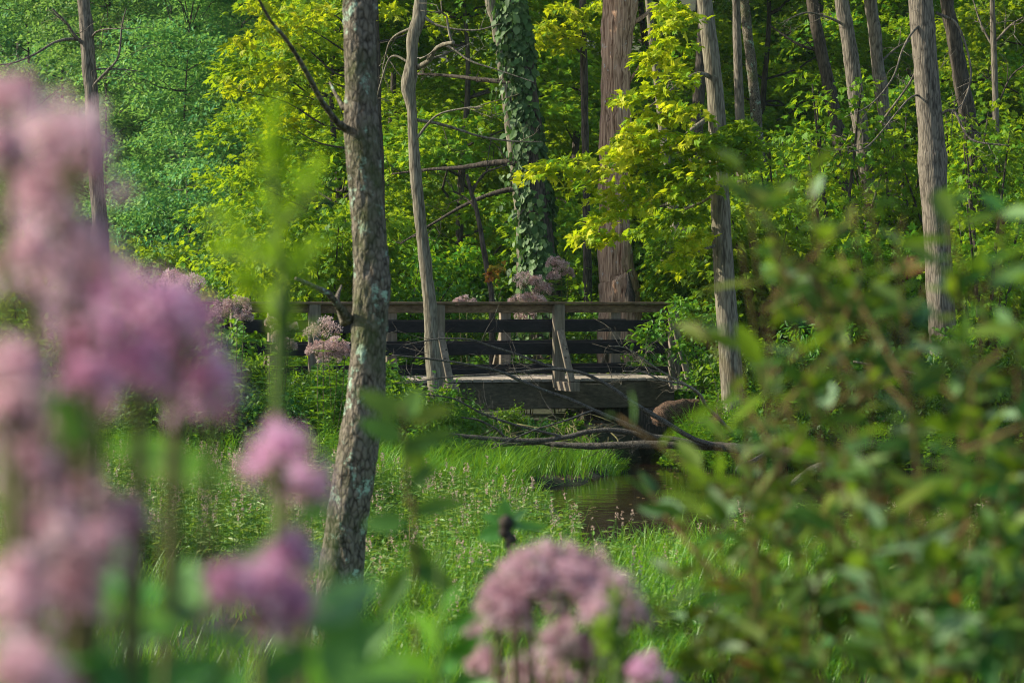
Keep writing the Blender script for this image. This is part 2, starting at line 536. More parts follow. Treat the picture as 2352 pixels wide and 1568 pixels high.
def lobes_to_sprays(lobes, ns, rng, low=-.35, core=None):
    C = []; O = []
    for c, r in lobes:
        d = unit(rng.normal(0, 1, (ns * 3, 3)))
        d = d[d[:, 2] > low][:ns]
        k = rng.uniform(.55, 1.08, (len(d), 1))
        C.append(np.asarray(c) + d * np.asarray(r) * k)
        o = d.copy()
        if core is not None: o = d + .8 * unit(np.asarray(c) - core + 1e-6)
        O.append(o)
    return np.concatenate(C), np.concatenate(O)


def rand_lobes(rng, n, zlo, zhi, rad, lr, p=1.0, top=.35):
    """leaf masses stacked from zlo to zhi, widest low down"""
    out = []
    for k in range(n):
        z = zlo + (zhi - zlo) * rng.uniform(0, 1) ** p
        t = (z - zlo) / (zhi - zlo)
        prof = rad * (.55 + .45 * math.sin(math.pi * min(1, t + .25))) * (1 - top * t)
        a = rng.uniform(0, 2 * math.pi); f = math.sqrt(rng.uniform(.12, 1))
        r = lr * rng.uniform(.65, 1.3)
        out.append((np.array([prof * f * math.cos(a), prof * f * math.sin(a), z]), np.array([r, r, r * .55])))
    return out


def limb(mb, a, b, r0, r1, rng, wob=.12, n=7, sides=6, rnd=.5):
    a = np.asarray(a, float); b = np.asarray(b, float)
    L = np.linalg.norm(b - a)
    m1 = a * .67 + b * .33 + rng.normal(0, wob * L * .5, 3); m2 = a * .33 + b * .67 + rng.normal(0, wob * L * .5, 3)
    m1[2] -= .04 * L
    p = curve([a, m1, m2, b], n)
    tube(mb, p, np.linspace(r0, r1, n), sides, rnd)
    return p


def twigs(mb, p, r, rng, n=8, L=.5, depth=2, grav=0.0, sides=4):
    """bare twigs off the polyline p"""
    for k in range(n):
        i = rng.integers(1, len(p) - 1)
        t = unit(p[min(i + 1, len(p) - 1)] - p[i - 1])
        d = unit(t * .7 + rng.normal(0, .7, 3) + np.array([0, 0, grav]))
        l = L * rng.uniform(.4, 1.2)
        q = curve([p[i], p[i] + d * l * .35, p[i] + d * l * .7 + rng.normal(0, .1 * l, 3), p[i] + d * l + rng.normal(0, .18 * l, 3)], 6)
        tube(mb, q, np.linspace(r, r * .3, 6), sides)
        if depth > 1: twigs(mb, q, r * .55, rng, 3, L * .5, depth - 1, grav, 3)


def dup(root, loc, rz=0.0, s=1.0, label=None):
    r = root.copy(); COL.objects.link(r)
    for ch in root.children:
        c = ch.copy(); COL.objects.link(c); c.parent = r
        for g in ch.children:
            d = g.copy(); COL.objects.link(d); d.parent = c
    place(r, loc, rz, s)
    if label: r['label'] = label
    return r


def place(r, loc, rz=0.0, s=1.0):
    r.location = Vector([float(c) for c in loc]); r.rotation_euler = (0, 0, rz)
    r.scale = (s, s, s) if np.isscalar(s) else s


# ---- tree prototypes, modelled at the origin
def proto_tree(name, label, cat, group, seed, H, tr, rad, zlo, nl, lr, ns, nleaf, size, tm, lm, bm, rs, low=-.35, p=1.0, top=.35, up=.8, tone=(.15, .75)):
    rng = R(seed)
    root = empty(name, (0, 0, 0), label, cat, group)
    mb = MB()
    tp = curve([[0, 0, -.3], [.1, .05, H * .3], [-.08, .1, H * .55], [.1, 0, H * .8]], 16)
    tube(mb, tp, np.linspace(tr, tr * .2, 16), 10, flute=.12)
    lobes = rand_lobes(rng, nl, zlo, H, rad, lr, p, top)
    for c, r in lobes:
        zb = max(H * .04, min(c[2] - .35 * np.hypot(c[0], c[1]), H * .85))
        k = np.argmin(abs(tp[:, 2] - zb))
        limb(mb, tp[k], c, tr * .32, tr * .06, rng)
    mb.build('trunk', M[bm], root, smooth=True)
    mb = MB()
    C, O = lobes_to_sprays(lobes, ns, rng, low, np.array([0, 0, H * .3]))
    foliage(mb, C, O, rs, nleaf, size, tm, rng, up=up, tone=tone)
    mb.build('crown', M[lm], root)
    return root


def run_group(protos, spots):
    """spots: (px, D, rotation, scale, proto index, label[, dz])"""
    used = set()
    out = []
    for s in spots:
        px, D, rz, sc, k, lab = s[:6]
        loc = G(px, D, s[6] if len(s) > 6 else 0)
        if k not in used:
            used.add(k); place(protos[k], loc, rz, sc); protos[k]['label'] = lab; out.append(protos[k])
        else:
            out.append(dup(protos[k], loc, rz, sc, lab))
    return out


# ------------------------------------------------------------------ the far hillside
gh = 'rounded trees on the far left hillside'
hp = [proto_tree('hillside_tree', '', 'tree', gh, 11 + k, 14, .08, 3.9, .5, 64, 1.5, 44, 12, .17, OVAL, 'hill', 'bark_dark', .42, low=-.15, top=.12, tone=(.1, .8)) for k in range(3)]
hs = [
    (430, 68, .3, .80, 0, 'pale rounded tree low at the foot of the left hillside'),
    (250, 73, 1.9, .82, 1, 'rounded green tree low on the hillside, just right of the bare-branched left trunk'),
    (560, 70, 2.9, .86, 2, 'bushy hillside tree directly behind the lime blurred plume'),
    (60, 76, 4.1, .9, 0, 'hillside tree behind the pink blooms at the far left edge'),
    (390, 82, 5.0, .95, 1, 'domed hillside tree with sunlit tiers, midway up between left trunk and plume'),
    (520, 84, .9, 1.05, 0, 'tall hillside tree rising behind the lime plume to the top of the view'),
    (150, 86, 2.3, 1.0, 2, 'hillside tree directly behind the bare-branched left trunk'),
    (290, 95, 3.3, 1.0, 0, 'dark bluish tree high on the hillside right of the left trunk'),
    (20, 98, 1.2, 1.05, 1, 'high hillside tree in the top left corner'),
    (430, 101, 4.4, 1.05, 2, 'high hillside tree at the top between left trunk and golden maple'),
    (620, 92, 5.5, 1.0, 1, 'hillside tree glimpsed between the golden left maple and the lichened trunk'),
    (180, 108, .2, 1.0, 0, 'farthest hillside tree under the sky gaps at top left'),
    (340, 116, 2.0, .95, 1, 'farthest hillside tree beside the top left sky gaps'),
    (540, 112, 3.0, 1.1, 0, 'farthest hillside tree behind the upper golden maple leaves'),
    (-90, 88, 3.0, 1.0, 2, 'hillside tree cut by the left edge of the view'),
    (720, 105, 3.9, 1.15, 2, 'far tree behind the lichened foreground trunk'),
    (880, 100, 1.9, 1.15, 1, 'far tree behind the gap right of the lichened trunk'),
]
run_group(hp, hs)

# ------------------------------------------------------------------ maples behind the bridge
gm = 'leafy maples behind the bridge'
mp_ = [proto_tree('maple_tree', '', 'maple tree', gm, 31 + k, 10, .1, 2.6, .5, 40, .95, 34, 14, .15, MAPLE, 'maple', 'bark_dark', .46, p=1.15, up=1.0, tone=(.1, .85)) for k in range(3)]
ms = [
    (775, 44, .5, .9, 0, 'bright green maple left of the lichened foreground trunk'),
    (905, 48, 2.5, 1.05, 1, 'green maple seen between the lichened trunk and the crooked thin trunk'),
    (1060, 43, 4.0, .95, 2, 'green maple between the crooked thin trunk and the ivy-clad trunk'),
    (800, 56, 5.2, 1.1, 2, 'maple farther back behind the lichened trunk'),
    (1180, 51, 1.2, 1.1, 0, 'maple standing behind the ivy-clad trunk'),
    (1330, 46, 3.3, 1.0, 1, 'maple between the ivy-clad trunk and the bare dead trunk'),
    (1480, 52, .2, 1.1, 2, 'maple behind the bare dead trunk'),
    (980, 59, 2.2, 1.25, 0, 'tall maple farthest back above the middle of the bridge'),
    (1290, 62, 5.8, 1.25, 2, 'tall maple high up behind the ivy-clad trunk'),
    (1600, 60, 4.6, 1.2, 1, 'maple farther back behind the straight grey trunk'),
    (730, 66, 1.6, 1.2, 1, 'maple farthest back at the edge of the left hillside'),
    (1760, 51, 2.8, .95, 0, 'maple right of the slender twin trunks'),
    (1880, 60, .9, 1.15, 2, 'maple on the slope behind the dark leaning trunks'),
    (2090, 56, 3.9, 1.05, 1, 'maple on the slope behind the stout right trunk'),
    (2260, 52, 5.1, .95, 0, 'maple on the slope behind the rightmost leaning trunk'),
    (2400, 48, 1.3, .9, 2, 'maple leaning in from the right edge of the view'),
    (2200, 66, 2.6, 1.25, 2, 'uppermost maple on the slope at top right'),
    (1990, 70, 4.9, 1.25, 0, 'maple high on the slope behind the pale-sided trunk'),
]
run_group(mp_, ms)

# ------------------------------------------------------------------ shrubs
def proto_shrub(name, label, cat, group, seed, h, r, n, size, tm, lm, sm, rs=.2, nl=14, nstem=9, tone=(.1, .85), up=.7):
    rng = R(seed)
    root = empty(name, (0, 0, 0), label, cat, group)
    mb = MB(); ms_ = MB()
    C = []; O = []
    for k in range(nstem):
        a = rng.uniform(0, 6.283); f = rng.uniform(.2, 1)
        tip = np.array([math.cos(a) * r * f, math.sin(a) * r * f, h * rng.uniform(.6, 1.05) * (1 - .25 * f)])
        p = curve([[math.cos(a) * .08, math.sin(a) * .08, -.1], tip * np.array([.35, .35, .45]), tip * np.array([.75, .75, .8]), tip], 12)
        tube(ms_, p, np.linspace(.012, .003, 12) * (h / 1.6 + .3), 5)
        m = max(3, n // nstem)
        i = rng.integers(3, 12, m)
        d = unit(rng.normal(0, 1, (m, 3)) * np.array([1, 1, .6]) + np.array([math.cos(a), math.sin(a), .2]) * .5)
        C.append(p[i] + d * rng.uniform(.05, .38, (m, 1)) * r * .8); O.append(d)
    ms_.build('stems', M[sm], root, smooth=True)
    C = np.concatenate(C); O = np.concatenate(O)
    C[:, 2] = np.maximum(C[:, 2], .05)
    foliage(mb, C, O, rs, nl, size, tm, rng, up=up, tone=tone, thick=.3)
    mb.build('leaves', M[lm], root)
    return root


gs = 'leafy shrubs on the wooded slope'
sp = [proto_shrub('leafy_shrub', '', 'shrub', gs, 51, 1.7, 1.0, 150, .1, OVAL, 'shrub', 'bark_dark', .26),
      proto_shrub('leafy_shrub', '', 'shrub', gs, 52, 1.3, 1.1, 150, .085, ROUND, 'deep', 'bark_dark', .24),
      proto_shrub('leafy_shrub', '', 'shrub', gs, 53, 2.6, 1.3, 190, .13, MAPLE, 'maple', 'bark_dark', .34),
      proto_shrub('leafy_shrub', '', 'shrub', gs, 54, 4.6, 1.25, 130, .12, MAPLE, 'maple', 'bark_dark', .3, nl=12, nstem=7, up=1.0)]
rng = R(5)
where = [(1480, 36, 'beside the foot of the bare dead trunk'), (1545, 34.5, 'close behind the right end of the bridge'), (1610, 36, 'between the bridge end and the straight grey trunk'),
         (1600, 33.4, 'spilling over the right end post of the bridge'), (1740, 35, 'right of the straight grey trunk foot'), (1720, 38, 'at the foot of the slender twin trunk'),
         (1800, 41, 'on the slope behind the slender twin trunk'), (1840, 37, 'on the lower slope, half behind the blurred bush'), (1890, 43, 'at the foot of the dark leaning trunks'),
         (1930, 38.5, 'left of the pale-sided trunk foot'), (1960, 46, 'up the slope left of the pale-sided trunk'), (2050, 40, 'between the pale-sided trunk and the stout right trunk'),
         (2090, 46, 'up the slope left of the stout right trunk'), (2230, 38, 'right of the stout right trunk foot'), (2210, 44, 'behind the rightmost leaning trunk'),
         (2320, 42, 'at the right edge below the brown bank'), (2330, 48, 'on the brown bank near the right edge'), (1770, 47, 'halfway up the slope behind the slender twin trunks'),
         (1640, 44, 'up the slope behind the straight grey trunk'), (1370, 38, 'left of the bare dead trunk foot'), (1290, 41, 'at the foot of the ivy-clad trunk, right side'),
         (1180, 37, 'at the foot of the ivy-clad trunk, left side'), (1090, 39, 'behind the middle rail of the bridge'), (1010, 41, 'behind the crooked thin trunk'),
         (930, 38, 'behind the bridge right of the lichened trunk'), (860, 42, 'behind the lichened trunk'), (760, 38, 'behind the bridge left of the lichened trunk'),
         (680, 42, 'behind the left rail of the bridge'), (600, 39, 'at the left end of the bridge, behind the lime plume'), (530, 44, 'left of the bridge end, farther back'),
         (440, 40, 'behind the pink-headed plant left of the bridge'), (350, 45, 'behind the large blurred pink bloom'), (280, 41, 'right of the bare-branched left trunk foot'),
         (140, 43, 'left of the bare-branched left trunk foot'), (40, 40, 'at the left edge behind the blurred blooms'), (2400, 37, 'cut by the right edge'),
         (2130, 52, 'high behind the stout right trunk'), (2010, 55, 'high behind the pale-sided trunk'), (1850, 54, 'high on the slope behind the dark leaning trunks'), (1690, 53, 'high between the straight grey and slender trunks'),
         (2290, 57, 'uppermost at the right edge'), (1180, 46, 'in the shade behind the ivy-clad trunk'), (1420, 44, 'in the shade behind the bare dead trunk'), (1520, 47, 'in the dark gap right of the dead trunk'),
         (2040, 35, 'at the foot of the slope behind the blurred bush'), (2180, 34.5, 'at the slope foot by the stout right trunk'), (1930, 35, 'on the slope foot left of the stout right trunk'), (2320, 35, 'at the slope foot near the right edge')]
where += [(1790, 38, 'tall, left of the dark leaning trunk'), (1845, 40, 'tall, in front of the dark leaning trunk'), (1920, 36, 'tall, left of the pale-sided trunk'), (2060, 36.5, 'tall, right of the pale-sided trunk'), (2200, 36, 'tall, between the stout trunk and the rough one'), (2330, 36, 'tall, at the right edge'), (2260, 33.6, 'tall, overlapping the foot of the rough trunk'), (1760, 42, 'tall, between the slender trunk and the dark leaning one'), (2110, 42, 'tall, just left behind the stout trunk'), (2330, 41, 'tall, right of the thin pale trunk'), (1660, 37, 'tall, behind the golden maple trunk')]
looks = ['bright leafy shrub', 'dark round-leaved shrub', 'maple-leaved sapling shrub']
spots = []
for n_, (px, D, w_) in enumerate(where):
    k = [0, 1, 2, 0, 2, 1, 0, 2][n_ % 8]
    if n_ in (1, 3): k = 0
    if w_.startswith('tall'):
        spots.append((px, D, rng.uniform(0, 6), rng.uniform(.8, 1.1), 3, 'sapling shrub with maple leaves, ' + w_)); continue
    spots.append((px, D, rng.uniform(0, 6), rng.uniform(.8, 1.15) * (.85 if D < 34 else 1), k, looks[k] + ' ' + w_))
run_group(sp, spots)

# ------------------------------------------------------------------ named trunks
def trunk_path(rows, D, n=60, up_to=None, lean=0.0):
    """rows of (px, py, width px) -> world path, radii, from the ground upwards"""
    rows = sorted(rows, key=lambda r: -r[1])
    pts = np.array([np.append(P(px, py, D), w_ / 2 / FPX * D) for px, py, w_ in rows])
    b = pts[0]
    g = T(b[0], D) - .15
    if b[2] > g + .05:
        pts = np.vstack([[b[0] - (pts[1][0] - b[0]) * .15, D, g, b[3] * 1.25], pts])
    if up_to:
        t = pts[-1]; d = (t - pts[-3]) / np.linalg.norm((t - pts[-3])[:3])
        L = up_to - t[2]
        for f in (.35, .7, 1):
            pts = np.vstack([pts, [t[0] + d[0] * L * f * .7, t[1] + d[1] * L * f, t[2] + L * f, t[3] * (1 - .75 * f)]])
    c = curve(pts, n)
    return c[:, :3], c[:, 3]


def bark_disp(amp, freq, seed, zs=.3):
    def f(p):
        n = fbm(p * np.array([freq, freq, freq * zs]), seed, 3)
        return amp * (1 - 2 * np.abs(n)) + amp * 1.2 * fbm(p * 3, seed + 5, 2)
    return f


HIGH = []


def big_tree(name, label, cat, rows, D, mat, sides=18, n=90, top=15, disp=(.006, 22), seed=1, branches=(), crown=None, group=None, twig=0, extra=None, wob=True):
    path, rad = trunk_path(rows, D, n, top)
    root = empty(name, (path[0][0], D, T(path[0][0], D)), label, cat, group)
    mb = MB()
    tube(mb, path, rad, sides, disp=bark_disp(disp[0], disp[1], seed), flute=.05, seed=seed)
    mb.build('trunk', M[mat], root, smooth=True)
    rng = R(seed + 100)
    for br in branches:
        # br: rows (px,py,width) [, depth shift at the tip]
        rws, dd = br
        m = len(rws)
        pts = np.array([np.append(P(px, py, D + dd * i_ / (m - 1)), w_ / 2 / FPX * D) for i_, (px, py, w_) in enumerate(rws)])
        c = curve(pts, 8 + 4 * m)
        mb = MB()
        tube(mb, c[:, :3], np.maximum(c[:, 3], .002), 7, flute=.15, seed=seed)
        if twig: twigs(mb, c[:, :3], max(.004, c[-1, 3] * .8), rng, twig, .55, 2, .1)
        mb.build('branch', M[mat], root, smooth=True)
    if crown:
        HIGH.append((root, path, crown))
    return root, path, rad


gt = 'tall trunks on the right slope'
# the lichened tree close by, left of centre
fore_rows = [(832, -80, 74), (826, 60, 73), (828, 180, 73), (829, 300, 77), (838, 420, 76), (850, 540, 78), (853, 640, 80), (850, 720, 80), (845, 800, 80), (838, 900, 84), (825, 1000, 88), (812, 1090, 90), (800, 1180, 92), (790, 1260, 96), (780, 1340, 98), (774, 1420, 104), (770, 1500, 118), (768, 1535, 150)]
fore, _, _ = big_tree('lichened_tree', 'rough-barked tree blotched with pale lichen, the nearest trunk, left of centre', 'tree', fore_rows, 13.6, 'bark_lichen', sides=56, n=420, top=9, disp=(.008, 26), seed=3,
    branches=[([(800, 300, 22), (770, 275, 15), (735, 225, 12), (700, 160, 11), (660, 95, 9), (620, 45, 7), (585, -20, 5)], -1.2), ([(800, 735, 30), (775, 700, 18), (755, 675, 14), (715, 655, 11), (680, 640, 8)], -.5), ([(790, 745, 18), (775, 690, 12), (785, 655, 5)], .2), ([(790, 250, 12), (770, 215, 8), (758, 190, 5)], .3)], twig=0)
crook_rows = [(968, -20, 31), (962, 40, 32), (948, 90, 28), (946, 140, 26), (941, 175, 34), (938, 205, 32), (946, 250, 23), (949, 320, 24), (955, 400, 27), (962, 470, 27), (972, 560, 28), (981, 640, 28), (988, 710, 30), (992, 800, 33), (1000, 900, 36)]
big_tree('crooked_tree', 'thin crooked grey tree with bare twisting branches standing in front of the bridge rail', 'tree', crook_rows, 29.6, 'bark_grey', sides=20, n=150, top=9, disp=(.005, 24), seed=5,
    branches=[([(958, 155, 14), (985, 140, 11), (1000, 115, 10), (1018, 103, 10), (1042, 98, 9)], -.6), ([(1018, 103, 9), (1040, 112, 5), (1080, 140, 5), (1140, 160, 3), (1230, 190, 2)], -.4),
              ([(955, 275, 9), (1010, 285, 7), (1060, 300, 6), (1110, 315, 5), (1180, 325, 4), (1245, 326, 3)], .3), ([(948, 330, 8), (1000, 268, 5), (1060, 250, 4), (1110, 246, 3)], -.4),
              ([(950, 150, 7), (900, 130, 5), (875, 190, 4), (862, 240, 3)], .4), ([(955, 60, 8), (900, 90, 5), (880, 150, 3)], .5), ([(962, 30, 9), (1010, 60, 5), (1090, 70, 4), (1150, 55, 2)], -.3)], twig=3)
ivy_rows = [(1178, -20, 44), (1192, 60, 44), (1203, 140, 45), (1213, 230, 46), (1222, 320, 47), (1232, 420, 52), (1240, 520, 56), (1250, 610, 61), (1256, 690, 71)]
ivyt, ivp, ivr = big_tree('ivy_clad_tree', 'dark leaning trunk thickly wrapped in glossy ivy behind the bridge', 'tree', ivy_rows, 36, 'bark_dark', sides=20, n=120, top=12, disp=(.01, 14), seed=7,
    branches=[([(1215, 370, 18), (1130, 375, 14), (1060, 385, 11), (980, 390, 7), (900, 400, 4)], .8), ([(1215, 430, 16), (1150, 440, 12), (1080, 465, 9), (1000, 510, 6), (920, 560, 4)], .5), ([(1205, 190, 14), (1120, 185, 11), (1040, 175, 8), (960, 170, 5)], 1.2)], twig=4)
rng = R(77)
N = 6500
k = rng.integers(0, 100, N)
a = rng.uniform(0, 6.283, N)
pz = ivp[k]; rr_ = ivr[k]
left = (np.cos(a) < .2)
bul = np.clip(.75 + 1.1 * fbm(np.stack([pz[:, 2] * 1.1, np.cos(a) * 1.2, np.sin(a)], -1), 18, 3), .1, 2)
thick = (rr_ * (1.02 + rng.exponential(.3, N) * bul * np.where(left, 1.5, .7)))
keep = (fbm(np.stack([pz[:, 2] * 1.6, np.cos(a), np.sin(a)], -1), 8, 2) + .9 * left) > .12
pos = pz + np.stack([np.cos(a) * thick, np.sin(a) * thick * .9, rng.normal(0, .04, N)], -1)
nr = np.stack([np.cos(a), np.sin(a), .45 + 0 * a], -1) + rng.normal(0, .35, (N, 3))
ax = np.stack([np.cos(a) * .2, np.sin(a) * .2, -1 + 0 * a], -1) + rng.normal(0, .35, (N, 3))
mb = MB(); leaves(mb, ROUND, pos[keep], ax[keep], nr[keep], rng.uniform(.06, .15, N)[keep], rng.uniform(0, 1, N)[keep])
mb.build('ivy', M['ivy'], ivyt)
big_tree('leaning_tree', 'slim grey trunk leaning beside the upper part of the ivy-clad trunk', 'tree', [(1122, -20, 22), (1140, 60, 22), (1155, 150, 24), (1166, 240, 24), (1178, 340, 25), (1190, 440, 25), (1200, 560, 27)], 38.5, 'bark_grey', sides=12, n=70, top=12, seed=9)
snag_rows = [(1428, -25, 78), (1420, 60, 74), (1414, 140, 66), (1416, 240, 66), (1412, 320, 66), (1410, 420, 68), (1410, 500, 70), (1413, 570, 74), (1418, 630, 80), (1424, 690, 96)]
snag, _, _ = big_tree('dead_tree', 'thick bare dead trunk of weathered pale brown wood rising behind the bridge', 'tree', snag_rows, 36, 'snag', sides=48, n=220, top=8.5, disp=(.016, 9), seed=11,
    branches=[([(1440, 60, 16), (1475, 40, 10), (1500, 20, 7), (1530, 0, 4)], .4), ([(1440, 200, 9), (1460, 165, 5), (1490, 120, 3)], -.3)])
mb = MB()
pp = np.array([P(1449, 700, 35.62), P(1447, 672, 35.6), P(1444, 645, 35.66), P(1441, 622, 35.72)])  # solid dark tube standing in for the shade inside a cavity
tube(mb, curve(pp, 10), np.linspace(.085, .012, 10), 10, flute=.3)
mb.build('hollow_shade', M['bark_dark'], snag, smooth=True)

gr_rows = [(1616, -20, 34), (1625, 60, 36), (1634, 130, 38), (1642, 210, 38), (1648, 300, 41), (1651, 390, 42), (1655, 480, 44), (1659, 560, 46), (1664, 650, 47), (1671, 740, 49), (1677, 830, 50), (1683, 910, 52), (1690, 980, 62)]
gmt, gmp, gmr = big_tree('golden_maple_tree', 'straight grey maple right of the bridge with sunlit golden leaves on low boughs', 'maple tree', gr_rows, 30.4, 'bark_grey', sides=32, n=200, top=11, disp=(.003, 40), seed=13,
    branches=[([(1645, 260, 14), (1600, 290, 12), (1540, 340, 9), (1470, 372, 7), (1390, 385, 5), (1300, 375, 4), (1235, 385, 3)], -.7),
              ([(1640, 180, 12), (1600, 170, 9), (1550, 200, 7), (1500, 240, 5), (1450, 270, 3)], -.9),
              ([(1650, 420, 10), (1600, 450, 7), (1540, 470, 5), (1470, 480, 4), (1400, 490, 3)], -.5),
              ([(1655, 560, 9), (1610, 575, 6), (1570, 590, 4)], -.4), ([(1640, 300, 9), (1690, 310, 5), (1730, 330, 3)], -1),
              ([(1655, 440, 9), (1600, 470, 7), (1540, 490, 5), (1480, 497, 4)], .9)], twig=2)
# golden boughs: px, py, radius px, depth shift
gold = [(1235, 392, 30, -.8), (1275, 378, 38, -.8), (1325, 372, 45, -.7), (1370, 392, 45, -.8), (1420, 365, 40, -.6), (1465, 385, 42, -.8), (1500, 352, 50, -.7), (1345, 420, 30, -.9), (1440, 425, 35, -.9), (1400, 455, 35, -.6),
        (1380, 500, 40, -.5), (1430, 485, 42, -.6), (1352, 535, 26, -.5), (1480, 470, 45, -.8), (1400, 545, 26, -.5), (1530, 440, 50, -.9),
        (1550, 100, 40, -.9), (1520, 150, 44, -.9), (1560, 180, 46, -1), (1500, 215, 48, -1), (1470, 270, 38, -1), (1540, 260, 50, -1.1), (1580, 260, 40, -1), (1570, 330, 50, -1.1), (1450, 300, 26, -.9), (1570, 40, 34, -.8), (1535, 60, 30, -.9), (1440, 225, 22, -.9),
        (1505, 310, 45, -1), (1600, 390, 45, -1.1), (1590, 575, 38, -.5), (1490, 130, 30, -.8), (1530, 20, 36, -.7), (1430, 330, 30, -.8), (1475, 320, 36, -.9), (1590, 320, 36, -1.1), (1562, 600, 26, -.4), (1610, 545, 25, -.5)]
green_b = [(1640, 320, 48, -1), (1690, 320, 42, -1), (1720, 340, 35, -1), (1640, 380, 45, -1), (1560, 390, 50, -.7), (1690, 370, 30, -.9), (1510, 410, 45, -.5), (1600, 440, 42, -.6), (1540, 500, 45, -.2), (1480, 530, 38, .2), (1580, 490, 36, -.2), (1700, 290, 30, -1), (1450, 340, 40, .2), (1620, 350, 40, -.9), (1560, 420, 40, 0)]
rng = R(21)
for nm, lst, mt, ns in (('sunlit_golden_leaves', gold, 'yellow', 9), ('shaded_leaves', green_b, 'maple', 12)):  # sunlit and shaded parts of one crown given separate leaf colours
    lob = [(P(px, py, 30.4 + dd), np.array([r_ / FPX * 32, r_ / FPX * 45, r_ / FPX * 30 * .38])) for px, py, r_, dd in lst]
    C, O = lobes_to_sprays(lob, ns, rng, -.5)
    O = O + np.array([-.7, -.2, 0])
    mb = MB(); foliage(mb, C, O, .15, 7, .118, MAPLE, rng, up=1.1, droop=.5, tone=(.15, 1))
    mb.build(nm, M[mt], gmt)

big_tree('slender_tree', 'slender straight trunk just right of the golden-leaved maple, pale on its left side', 'tree', [(1690, -20, 18), (1694, 120, 20), (1698, 240, 21), (1702, 360, 22), (1706, 480, 23), (1711, 580, 25), (1714, 650, 28)], 38, 'bark_warm', sides=14, n=90, top=13, disp=(.003, 26), seed=15, group=gt)
big_tree('lichened_dark_tree', 'dark blotched trunk behind the slender straight one, ending in the leaves at its middle', 'tree', [(1708, -20, 20), (1718, 80, 22), (1728, 170, 23), (1737, 260, 24), (1743, 340, 26), (1750, 430, 28), (1756, 520, 29)], 44, 'bark_lichen', sides=14, n=90, top=13, disp=(.008, 16), seed=17, group=gt)
big_tree('dark_tree', 'dark-barked trunk leaning left, left of the pale-sided trunk', 'tree', [(1868, 20, 24), (1885, 110, 28), (1902, 190, 30), (1918, 270, 32), (1932, 350, 33), (1945, 430, 34), (1958, 520, 36)], 43, 'bark_dark', sides=14, n=80, top=13, disp=(.012, 14), seed=19, group=gt, branches=[([(1890, 120, 9), (1830, 100, 6), (1770, 60, 4)], .5), ([(1915, 260, 8), (1870, 200, 5), (1840, 190, 3)], -.5)], twig=4, crown=(1, .9))
big_tree('pale_sided_tree', 'tall leaning trunk, pale on its left side, between the dark trunk and the stout one', 'tree', [(1930, -20, 32), (1944, 60, 33), (1956, 140, 35), (1966, 220, 36), (1978, 300, 36), (1988, 380, 36), (1997, 460, 37), (2005, 540, 38), (2014, 620, 42)], 37, 'bark_warm', sides=22, n=140, top=14, disp=(.006, 26), seed=23, group=gt,
    branches=[([(1945, 60, 8), (1900, 40, 5), (1850, 30, 4), (1800, 50, 2)], -.6), ([(1990, 330, 8), (2040, 260, 6), (2090, 190, 5), (2120, 120, 3)], -.9), ([(1985, 350, 6), (1940, 320, 4), (1880, 300, 3)], .4)], twig=5, crown=(0, 1.0))
big_tree('flaky_bark_tree', 'narrower flaky-barked trunk halfway between the pale-sided trunk and the stout right trunk', 'tree', [(1998, -20, 28), (2010, 80, 28), (2020, 180, 30), (2032, 270, 30), (2044, 360, 32), (2056, 440, 32), (2068, 520, 36)], 42, 'bark_warm', sides=16, n=100, top=13, disp=(.01, 20), seed=25, group=gt, branches=[([(2015, 150, 7), (2060, 110, 4), (2100, 90, 3)], .3)], twig=4, crown=(2, .9))
big_tree('stout_tree', 'stoutest trunk on the right slope, with a burl halfway up, behind the blurred bush', 'tree', [(2113, -20, 54), (2121, 80, 56), (2128, 170, 57), (2134, 250, 58), (2140, 330, 60), (2141, 360, 66), (2142, 395, 64), (2146, 450, 60), (2152, 540, 61), (2158, 640, 62), (2164, 740, 62), (2170, 850, 66), (2175, 930, 80)], 32.5, 'bark_warm', sides=36, n=200, top=13, disp=(.006, 32), seed=27, group=gt,
    branches=[([(2145, 70, 9), (2110, 60, 7), (2075, 110, 5), (2050, 180, 4), (2000, 240, 3), (1940, 270, 2)], -.6), ([(2150, 270, 8), (2190, 255, 6), (2230, 320, 5), (2320, 335, 3)], -.5), ([(2150, 30, 8), (2200, 60, 6), (2230, 160, 5), (2215, 230, 4), (2185, 260, 3)], -.4), ([(2120, 220, 6), (2085, 230, 4), (2000, 330, 3), (1950, 350, 2)], -.8), ([(2150, 420, 5), (2190, 490, 4), (2170, 470, 2)], -.3)], twig=5, crown=(1, 1.1))
big_tree('rough_tree', 'rough dark-sided trunk leaning right of the stout one', 'tree', [(2172, -20, 30), (2188, 70, 32), (2203, 160, 35), (2218, 240, 37), (2234, 320, 39), (2247, 400, 41), (2260, 470, 43), (2272, 540, 45), (2285, 600, 52)], 38, 'bark_dark', sides=20, n=130, top=13, disp=(.012, 22), seed=29, group=gt, branches=[([(2230, 300, 8), (2280, 260, 5), (2320, 180, 4), (2352, 150, 3)], -.4)], twig=4, crown=(2, 1.0))
big_tree('thin_tree', 'thin pale trunk near the right edge beside the rough dark-sided one', 'tree', [(2280, 40, 13), (2284, 150, 14), (2287, 260, 14), (2290, 380, 15), (2293, 480, 16), (2296, 580, 17)], 36.5, 'bark_warm', sides=10, n=60, top=9, disp=(.003, 26), seed=33, group=gt, branches=[([(2283, 110, 7), (2255, 60, 5), (2235, 0, 3)], .2), ([(2283, 100, 7), (2320, 60, 5), (2350, 40, 3)], -.3)], twig=4)
big_tree('shaded_tree', 'dark trunk in the shade under the golden leaves, right of the bare dead trunk', 'tree', [(1598, 330, 30), (1592, 400, 31), (1585, 470, 32), (1578, 540, 34), (1574, 610, 38)], 42, 'bark_dark', sides=14, n=60, top=12, seed=35)
